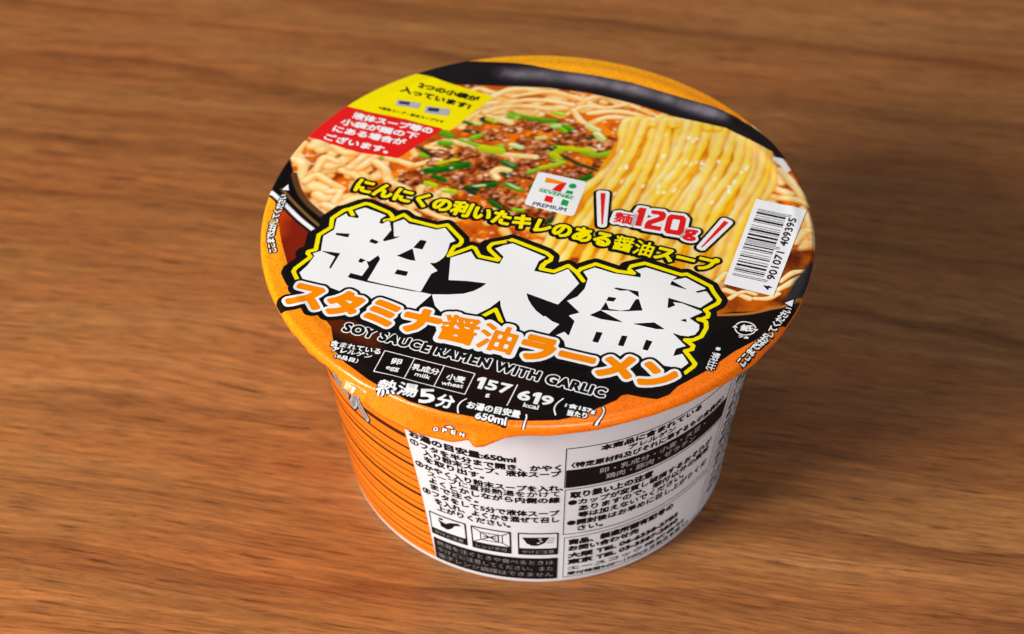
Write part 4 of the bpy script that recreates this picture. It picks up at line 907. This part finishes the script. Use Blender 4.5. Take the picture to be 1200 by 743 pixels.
# retailer logo patch
G_ = Grid(-12, 2, 16, 31, 0.16, 4.0)
lg = np.array(LOGO); c0 = lg.mean(0); lgi = c0 + (lg - c0) * 0.84
plate('logo_patch', G_.sdf(poly_segs(lgi.tolist())) + 1.6, G_, INK_WHITE, 2, 'white rounded square logo with a coloured figure seven')
solid('logo_mark', SEVEN[0], INK_ORANGE, 3, 0.14); solid('logo_mark', SEVEN[1], INK_RED, 4, 0.14); solid('logo_mark', SEVEN[2], INK_RED, 3, 0.14)
solid('logo_mark', SEVEN[3], INK_GREEN, 3, 0.14); solid('logo_mark', SEVEN[4], INK_GREEN, 3, 0.14)
dt = DOT[0]; solid('logo_mark', [(dt[0] + 1.45 * math.cos(k * 0.3927), dt[1] + 1.45 * math.sin(k * 0.3927)) for k in range(16)], INK_GREEN, 3, 0.14)
lettering('sev', INK_GREEN, 0.10, 6, [(0.40, INK_WHITE, None)], 0.13); lettering('prem', INK_NAVY, 0.07, 3, (), 0.13)

# recycling mark
cx, cy = 84.9, -29.6
arc = lambda a0, a1, r: [(cx + r * math.cos(math.radians(a)), cy + r * 0.95 * math.sin(math.radians(a))) for a in np.linspace(a0, a1, 16)]
stroke_plate('recycling_mark', [arc(20, 165, 3.5), arc(200, 345, 3.5)], 0.24, INK_WHITE, 2)
for a in (12, 192):
    p = (cx + 3.5 * math.cos(math.radians(a)), cy + 3.3 * math.sin(math.radians(a))); t = math.radians(a)
    solid('recycling_mark', [(p[0] + 1.0 * math.cos(t), p[1] + 1.0 * math.sin(t)), (p[0] - 1.0 * math.cos(t), p[1] - 1.0 * math.sin(t)), (p[0] + 1.3 * math.sin(t), p[1] - 1.3 * math.cos(t))], INK_WHITE, 2, 0.14)

# text along the edge
def char_plate(ch, pos, ang, size, layer=3, grow=0.16, outline=0.55, mat=None):
    g0 = glyphs(ch); c_, s_ = math.cos(ang), math.sin(ang)
    def tr(p): 
        q = (p - np.array([0.5, 0.38])) * size
        return np.stack([pos[0] + q[:, 0] * c_ - q[:, 1] * s_, pos[1] + q[:, 0] * s_ + q[:, 1] * c_], 1)
    return np.concatenate([tr(g0[:, :2]), tr(g0[:, 2:])], 1)
def text_on_path(s, path, size, rot, grow=0.12, outline=0.42, layer=3):
    P_ = np.array(smooth_line(path, 10)); d = np.r_[0, np.cumsum(np.hypot(*np.diff(P_, axis=0).T))]
    sg = []
    for k, ch in enumerate(s):
        q = (k + 0.5) / len(s) * d[-1]; x = np.interp(q, d, P_[:, 0]); y = np.interp(q, d, P_[:, 1])
        x2 = np.interp(min(q + 0.5, d[-1]), d, P_[:, 0]); y2 = np.interp(min(q + 0.5, d[-1]), d, P_[:, 1]); x1 = np.interp(q - 0.5, d, P_[:, 0]); y1 = np.interp(q - 0.5, d, P_[:, 1])
        sg.append(char_plate(ch, (x, y), math.atan2(y2 - y1, x2 - x1) + rot, size))
    sg = np.concatenate(sg)
    G_ = Grid(min(sg[:, 0].min(), sg[:, 2].min()) - 2, min(sg[:, 1].min(), sg[:, 3].min()) - 2, max(sg[:, 0].max(), sg[:, 2].max()) + 2, max(sg[:, 1].max(), sg[:, 3].max()) + 2, 0.15, 1.5)
    F_ = G_.sdf(sg)
    plate('lettering_outline', F_ + grow + outline, G_, INK_BLACK, layer); plate('lettering', F_ + grow, G_, INK_WHITE, layer + 1)
text_on_path('ここまではがしてください', CURVETXT_L[1:][::-1] , 3.1, 0.0)
text_on_path('ここまではがしてください', CURVETXT_R[1:][::-1], 3.2, 0.0)
def wedge(c_, ang, size):
    t = math.radians(ang); x, y = c_
    p = [(x + size * math.cos(t), y + size * math.sin(t)), (x + size * 0.75 * math.cos(t + 2.2), y + size * 0.75 * math.sin(t + 2.2)), (x + size * 0.75 * math.cos(t - 2.2), y + size * 0.75 * math.sin(t - 2.2))]
    G_ = Grid(x - 5, y - 5, x + 5, y + 5, 0.15, 3.0); F_ = G_.sdf(poly_segs(p))
    plate('arrow_outline', F_ + 0.5, G_, INK_BLACK, 3); plate('arrow_mark', F_, G_, INK_WHITE, 4)
wedge((-93.2, -12.4), 95, 2.3); wedge((96.4, -12.6), 70, 2.4)
text_on_path('※弊社比', [TEXTS['heisha'][1], TEXTS['heisha'][2]], 3.2, 0.0, 0.04, 0.45)

# ------------------------------------------------------------------ price label with bar code
st = np.array(STICKER)
def to_label(P, layer):
    q = to_lid(P, 4 + layer); q[:, 2] += 0.10 * U; return q
G_ = Grid(70, -14, 93, 40, 0.25, 4.0)
F_ = G_.sdf(poly_segs(STICKER))
sticker = cut('barcode_label', G_, F_, INK_LABEL, lid, to_label, 0, label='white bar code label printed near the right edge of the lid')
code = '4901071409395'
Lc = ['0001101', '0011001', '0010011', '0111101', '0100011', '0110001', '0101111', '0111011', '0110111', '0001011']
Gc = [''.join('1' if c == '0' else '0' for c in l_)[::-1] for l_ in Lc]
Rc = [''.join('1' if c == '0' else '0' for c in l_) for l_ in Lc]
par = {'4': 'LGLLGG'}[code[0]]
bits = '101' + ''.join((Lc if par[k] == 'L' else Gc)[int(code[1 + k])] for k in range(6)) + '01010' + ''.join(Rc[int(c)] for c in code[7:]) + '101'
b0, b1, yb, yt = 73.8, 84.6, -5.0, 31.9
vs, fs = [], []
n_ = len(bits); k = 0
while k < n_:
    if bits[k] == '1':
        e = k
        while e < n_ and bits[e] == '1': e += 1
        ya = yb + (yt - yb) * k / n_; yc = yb + (yt - yb) * e / n_
        guard = k < 3 or e > n_ - 3 or 45 <= k <= 49
        xs_ = np.linspace(b0, b1 + (1.8 if guard else 0), 12)
        for x in xs_: vs += [(x, ya + 0.04), (x, yc - 0.04)]
        q = len(vs) - 24
        for i in range(11): fs.append((q + 2 * i, q + 2 * i + 2, q + 2 * i + 3, q + 2 * i + 1))
        k = e
    else: k += 1
fast_mesh('bar_code', to_label(np.array(vs), 1), np.array(fs), INK_BLACK, sticker)
def label_text(s, y0, y1):
    g0 = text_segs(s, (87.1, y0), (87.1, y1), 3.0, 0.12)
    G2 = Grid(84, y0 - 2, 91, y1 + 2, 0.13, 1.5)
    cut('lettering', G2, G2.sdf(g0) + 0.12, INK_BLACK, sticker, to_label, 1)
label_text('4', -8.6, -6.4); label_text('901071', -3.2, 12.0); label_text('409395', 15.2, 30.6)

# ------------------------------------------------------------------ pull tab lettering on the skirt
def to_skirt(P, layer):
    out = []
    for x, y in P:
        d = x; a = math.radians(d)
        drop = skirt_drop(a if a >= 0 else a + 2 * math.pi)
        f = np.clip((-y - 3.1) / (drop - 3.1), 0, 1)
        rr, zz = lid_mod(100.0, -1000 - f, a if a >= 0 else a + 2 * math.pi, 0)
        rr += 0.12 + 0.05 * layer
        out.append((rr * math.sin(a) * U, -rr * math.cos(a) * U, zz * U))
    return np.array(out)
for k, ch in enumerate('OPEN'):
    dx = -20.6 + k * 1.75
    g0 = text_segs(ch, (dx - 0.48, -8.4), (dx + 0.48, -8.4), 1.25, 0.05)
    G2 = Grid(dx - 1.4, -10.6, dx + 1.4, -7.2, 0.10, 1.2); F_ = G2.sdf(g0)
    cut('lettering_outline', G2, F_ + 0.28, INK_BLACK, lid, to_skirt, 0); cut('lettering', G2, F_ + 0.05, INK_WHITE, lid, to_skirt, 1)
G2 = Grid(-20.2, -8.2, -16.0, -5.2, 0.10, 1.2); F_ = G2.sdf(poly_segs([(-18.8, -7.2), (-17.1, -7.2), (-17.95, -6.2)]))
cut('arrow_outline', G2, F_ + 0.3, INK_BLACK, lid, to_skirt, 0); cut('arrow_mark', G2, F_, INK_WHITE, lid, to_skirt, 1)

# ------------------------------------------------------------------ printing on the cup wall; x = arc units (82 per radian), y = height
AR = 82 * math.pi / 180
def to_wall(P, layer):
    a = P[:, 0] / 82.0; r = wall_r(P[:, 1]) + 0.10 + 0.05 * layer
    return np.stack([r * np.sin(a) * U, -r * np.cos(a) * U, P[:, 1] * U], 1)
# orange panel
xe = lambda z: (-34.6 + (80 - z) * 0.042) * AR
def panel_pts():
    return [(xe(108), 108), (xe(3.2), 3.2)] + [(x, 3.2) for x in np.linspace(-40, -150, 20) * AR] + [(x, 108) for x in np.linspace(-150, -40, 20) * AR]
G2 = Grid(-152 * AR, 1, -30 * AR, 110, 0.6, 3.0)
panel = cut('orange_panel', G2, G2.sdf(poly_segs(panel_pts())), ORANGE_WALL, wall, to_wall, 0, label='orange printed side of the cup')
ztab = [(100, 0.7), (93.5, 0.35), (88.5, 0.3), (76.2, 1.25), (68.6, 0.6), (62.5, 0.35), (58.7, 0.75), (53.4, 0.3), (49.5, 0.25), (41.2, 0.85), (44.8, 0.35), (31.2, 0.75), (35.2, 0.25), (23.6, 0.5), (27.0, 0.25), (17.2, 0.4), (10.3, 0.45), (13.6, 0.2), (6.2, 0.25)]
sgl = []
Fl = None
G2 = Grid(-100 * AR, 3.5, -30 * AR, 107, 0.25, 2.2)
Fl = np.full((G2.ny, G2.nx), -2.0)
for z0, w_ in ztab:
    pts = []
    for t in np.linspace(0, 1, 26):
        th = -32 - 66 * t; zz = z0 - max(0, (t - 0.12)) ** 1.7 * (26 * (z0 / 100) ** 0.8 + 2)
        pts.append((th * AR, zz))
    X = G2.xs[None, :]; 
    zc = np.interp(G2.xs, [p[0] for p in pts][::-1], [p[1] for p in pts][::-1])
    wd = w_ * np.clip((G2.xs / AR + 104) / 40, 0.25, 1) * 0.95
    Fl = np.maximum(Fl, wd[None, :] - np.abs(G2.ys[:, None] - zc[None, :]))
Fl = np.minimum(Fl, (xe(G2.ys)[:, None] - 0.25 - G2.xs[None, :]))
logoq = (np.hypot((G2.xs[None, :] / AR + 56) / 10.5, (G2.ys[:, None] - 88) / 13.0) - 1) * 6
cut('panel_stripes', G2, Fl, INK_BROWN, panel, to_wall, 2, label='thin dark brown lines sweeping round the orange side')
# silver-edged dark brush characters high on the orange side
for ch, th, zc_, w_ in (('大', -51.5, 80, 7.5), ('盛', -59.5, 84, 7.5)):
    g0 = text_segs(ch, ((th - w_ / 2) * AR, zc_), ((th + w_ / 2) * AR, zc_), 22, 0.8)
    G3 = Grid((th - w_) * AR, zc_ - 15, (th + w_) * AR, zc_ + 15, 0.3, 3.0); F_ = G3.sdf(g0)
    cut('lettering_outline', G3, F_ + 2.0, INK_BROWN, panel, to_wall, 3); cut('lettering_edge', G3, F_ + 1.3, INK_SILVER, panel, to_wall, 4); cut('lettering', G3, F_ + 0.5, INK_GREY, panel, to_wall, 5)
# pale edge line between orange and white
def wall_stroke(name, lines_, w, mat, layer, cell=0.2):
    a = np.array([q for l_ in lines_ for q in l_]); G_ = Grid(a[:, 0].min() - 2, a[:, 1].min() - 2, a[:, 0].max() + 2, a[:, 1].max() + 2, cell, 2.5)
    sg = []
    for l_ in lines_: sg += line_segs(l_)
    return cut(name, G_, w - G_.dist(sg), mat, wall, to_wall, layer)

def wall_text(s, th0, z, pitch=None, th1=None, h=3.2, mat=None, grow=0.12, layer=1, cell=0.17):
    g0 = glyphs(s); x0 = min(g0[:, 0].min(), g0[:, 2].min()); x1 = max(g0[:, 0].max(), g0[:, 2].max())
    if th1 is None: th1 = th0 + pitch * len(s)
    sx = (th1 - th0) * AR / (x1 - x0)
    def tr(p): return np.stack([th0 * AR + (p[:, 0] - x0) * sx, z + (p[:, 1] - 0.38) * h / 0.92], 1)
    sg = np.concatenate([tr(g0[:, :2]), tr(g0[:, 2:])], 1)
    G_ = Grid(th0 * AR - 1, z - h * 0.75, th1 * AR + 1, z + h * 0.75, cell, 0.8)
    cut('lettering', G_, G_.sdf(sg) + grow, mat or INK_BLACK, wall, to_wall, layer)
def wall_block(name, th0, z0, th1, z1, mat, layer, label=None):
    G_ = Grid(th0 * AR - 1, z0 - 1, th1 * AR + 1, z1 + 1, 0.4, 2.0)
    return cut(name, G_, G_.sdf(poly_segs(rect_pts(th0 * AR, z0, th1 * AR, z1))), mat, wall, to_wall, layer, label=label)
P_ = 2.72
wall_text('お湯の目安量:650ml', -33.2, 79.3, th1=-6.0, h=3.9, grow=0.20)
for s, th, z, nchar in (('①フタを半分まで開き、かやく', -33.4, 74.5, 14), ('入り粉末スープ、液体スープ', -30.0, 70.7, 13), ('を取り出す。', -30.0, 66.7, 6), ('②かやく入り粉末スープを入れ、', -33.0, 61.8, 15),
                        ('スープに直接熱湯をかけて', -29.8, 58.2, 12), ('よくとかしながら内側の線', -29.6, 54.3, 12), ('まで注ぐ。', -29.4, 50.4, 5), ('③フタをして5分で液体スープ', -32.2, 46.0, 14), ('を入れ、よくかき混ぜて召し', -28.8, 41.9, 13), ('上がりください。', -28.5, 37.9, 8)):
    th1 = 4.9 if nchar > 10 else th + (P_ + (0.0 if nchar != 8 else -0.1)) * nchar - 0.4
    if nchar == 15: th1 = 5.6
    wall_text(s, th, z, th1=th1, h=3.45, grow=0.15 if '熱湯' not in s else 0.08)
# pictogram boxes
def pic_box(a, b_):
    wall_block('pictogram_frame', a, 19.2, b_, 33.4, INK_BLACK, 1)
    wall_block('pictogram_ground', a + 0.45, 23.6, b_ - 0.45, 32.8, CUP, 2)
pic_box(-31.4, -20.3); pic_box(-18.9, -7.8); pic_box(-6.0, 5.0)
wall_text('やけど注意', -30.4, 21.4, th1=-21.4, h=2.1, mat=INK_GREY, grow=0.02, layer=3)
wall_text('レンジ不可', -17.8, 21.4, th1=-9.0, h=2.1, mat=INK_GREY, grow=0.02, layer=3)
wall_text('やけど注意', -4.9, 21.4, th1=3.9, h=2.1, mat=INK_GREY, grow=0.02, layer=3)
def wall_poly(name, pts, mat, layer, cell=0.2):
    p = np.array(pts); G_ = Grid(p[:, 0].min() - 1, p[:, 1].min() - 1, p[:, 0].max() + 1, p[:, 1].max() + 1, cell, 2.0)
    return cut(name, G_, G_.sdf(poly_segs(pts)), mat, wall, to_wall, layer)
w2 = lambda l_: [(x * AR, y) for x, y in l_]
wall_poly('pictogram', w2([(-28.6, 31.6), (-27.2, 31.9), (-27.0, 30.8), (-28.2, 30.3)]), INK_BLACK, 3)
wall_poly('pictogram', w2([(-28.8, 30.2), (-26.4, 29.2), (-25.0, 30.8), (-22.6, 32.0), (-21.6, 31.0), (-23.6, 29.8), (-24.6, 27.4), (-26.0, 25.6), (-28.0, 26.4), (-28.2, 28.4)]), INK_BLACK, 3)
wall_stroke('pictogram', [w2([(-18.2, 32.6), (-16.2, 30.6), (-16.2, 25.8), (-10.2, 25.8), (-10.2, 30.6), (-16.2, 30.6)]), w2([(-18.2, 23.8), (-16.2, 25.8)]), w2([(-8.4, 32.6), (-10.2, 30.6)]), w2([(-8.4, 23.8), (-10.2, 25.8)])], 0.22, INK_BLACK, 3)
wall_stroke('pictogram', [w2([(-15.6, 30.0), (-11.8, 26.4)]), w2([(-15.6, 26.4), (-11.8, 30.0)]), w2([(-11.3, 30.2), (-11.3, 26.2)]), w2([(-15.4, 28.2), (-12, 28.2)])], 0.28, INK_BLACK, 3)
wall_poly('pictogram', w2([(-4.8, 30.6), (2.6, 30.9), (1.2, 27.0), (-0.6, 25.4), (-2.2, 25.4), (-3.6, 26.8)]), INK_BLACK, 3)
wall_stroke('pictogram', [w2([(2.6, 30.2), (4.0, 30.2)]), w2([(2.2, 28.8), (3.8, 28.8)]), w2([(1.8, 27.4), (3.6, 27.4)])], 0.18, INK_BLACK, 3)
wall_stroke('pictogram', [w2([(-0.2, 29.8), (0.2, 29.8)]), w2([(0.1, 28.4), (0.5, 28.4)]), w2([(-0.6, 27.2), (-0.2, 27.2)])], 0.3, CUP, 4)
wall_block('notice_block', -31.2, 3.2, 5.0, 17.0, INK_BLACK, 1, 'black block of small grey print at the foot of the cup')
for s, z in (('熱湯を注ぐときや食べるときは', 14.2), ('やけどに注意してください。また', 10.2), ('電子レンジ調理はできません', 6.3)):
    wall_text(s, -30.2, z, th1=3.8, h=2.7, mat=INK_GREY, grow=0.0, layer=2)
# right hand tables
def frame(th0, z0, th1, z1, w_=0.17):
    pts = [(x * AR, z1) for x in np.linspace(th0, th1, 12)] + [(x * AR, z0) for x in np.linspace(th1, th0, 12)]
    wall_stroke('table_frame', [pts + [pts[0]]], w_, INK_BLACK, 1, 0.16)
frame(6.0, 61.6, 55.0, 85.6); frame(6.2, 31.8, 55.0, 60.2, 0.15); frame(6.6, 3.6, 55.0, 29.6, 0.13)
wall_text('本商品に含まれている', 14.4, 83.1, th1=42.5, h=3.2, grow=0.17)
wall_text('アレルゲン', 21.6, 79.2, th1=34.6, h=2.9, grow=0.13)
wall_text('〈特定原材料及びそれに準ずるもの全表示〉', 7.4, 75.2, th1=52.5, h=3.2, grow=0.14)
wall_block('allergen_band', 6.2, 61.9, 54.8, 72.4, INK_BLACK, 2, 'black band of allergen print')
wall_text('卵・乳成分・小麦・大豆・', 14.6, 69.2, th1=46.0, h=3.2, mat=INK_SILVER, grow=0.02, layer=3)
wall_text('鶏肉・豚肉・ゼラチン', 16.4, 64.9, th1=43.0, h=3.2, mat=INK_SILVER, grow=0.02, layer=3)
wall_text('取り扱い上の注意', 7.6, 56.5, th1=30.0, h=3.7, grow=0.22)
for s, th, z, t1 in (('●カップが変質し破損するおそれが', 7.2, 51.8, 52.0), ('ありますので、添付以外の薬味', 10.0, 47.6, 51.6), ('等は加えないでください。', 10.0, 43.4, 42.0), ('●開封後はお早めに召し上がりくだ', 7.2, 38.9, 52.0), ('さい。', 10.0, 34.9, 17.0)):
    wall_text(s, th, z, th1=t1, h=3.3, grow=0.15)
for s, th, z, t1, h_, g_2 in (('商品、製造所固有記号の', 7.9, 26.4, 40.0, 3.3, 0.24), ('お問い合わせ先', 7.9, 22.2, 28.5, 3.1, 0.22), ('大阪 TEL 06-6338-2785', 7.9, 17.6, 43.0, 3.0, 0.26), ('東京 TEL 03-3587-2830', 7.9, 13.4, 43.5, 3.0, 0.26), ('エースコック株式会社', 7.9, 9.2, 47.0, 2.4, 0.10), ('受付時間9:00～17:00(土日祝日を除く)', 7.9, 5.7, 49.0, 2.2, 0.12)):
    wall_text(s, th, z, th1=t1, h=h_, grow=g_2)
# far right: another table of small print running out of view round the cup
frame(57.0, 6.0, 104.0, 88.0, 0.16)
rows = ['名称即席カップめん', '品名しょうゆラーメン', '原材料名油揚げめん', '小麦粉植物油脂食塩', 'スープしょうゆ糖類', '香味油ポークエキス', '香辛料にんにく粉末', '加工でん粉調味料', '炭酸カルシウムかん水', '酸味料乳化剤増粘剤', '内容量157gめん120g', '賞味期限底面に記載', '保存方法直射日光を', 'さけて保存ください', '栄養成分表示1食分', '熱量619kcalたんぱく質']
for k, s in enumerate(rows):
    wall_text(s, 58.5, 84.5 - k * 4.9, th1=100.0, h=3.0, grow=0.10, cell=0.25)

# ------------------------------------------------------------------ clear shrink film under the lid
fp = [(float(wall_r(z)) + 0.8 + 1.6 * (z / 108) ** 1.5 , z) for z in np.linspace(30, 106, 24)]
film = lathe('shrink_film', fp, FILM, cup, seg=192, mod=lambda r, z, a, k: (r + 0.25 * math.sin(a * 9 + z * 0.06) * (z / 108), z))
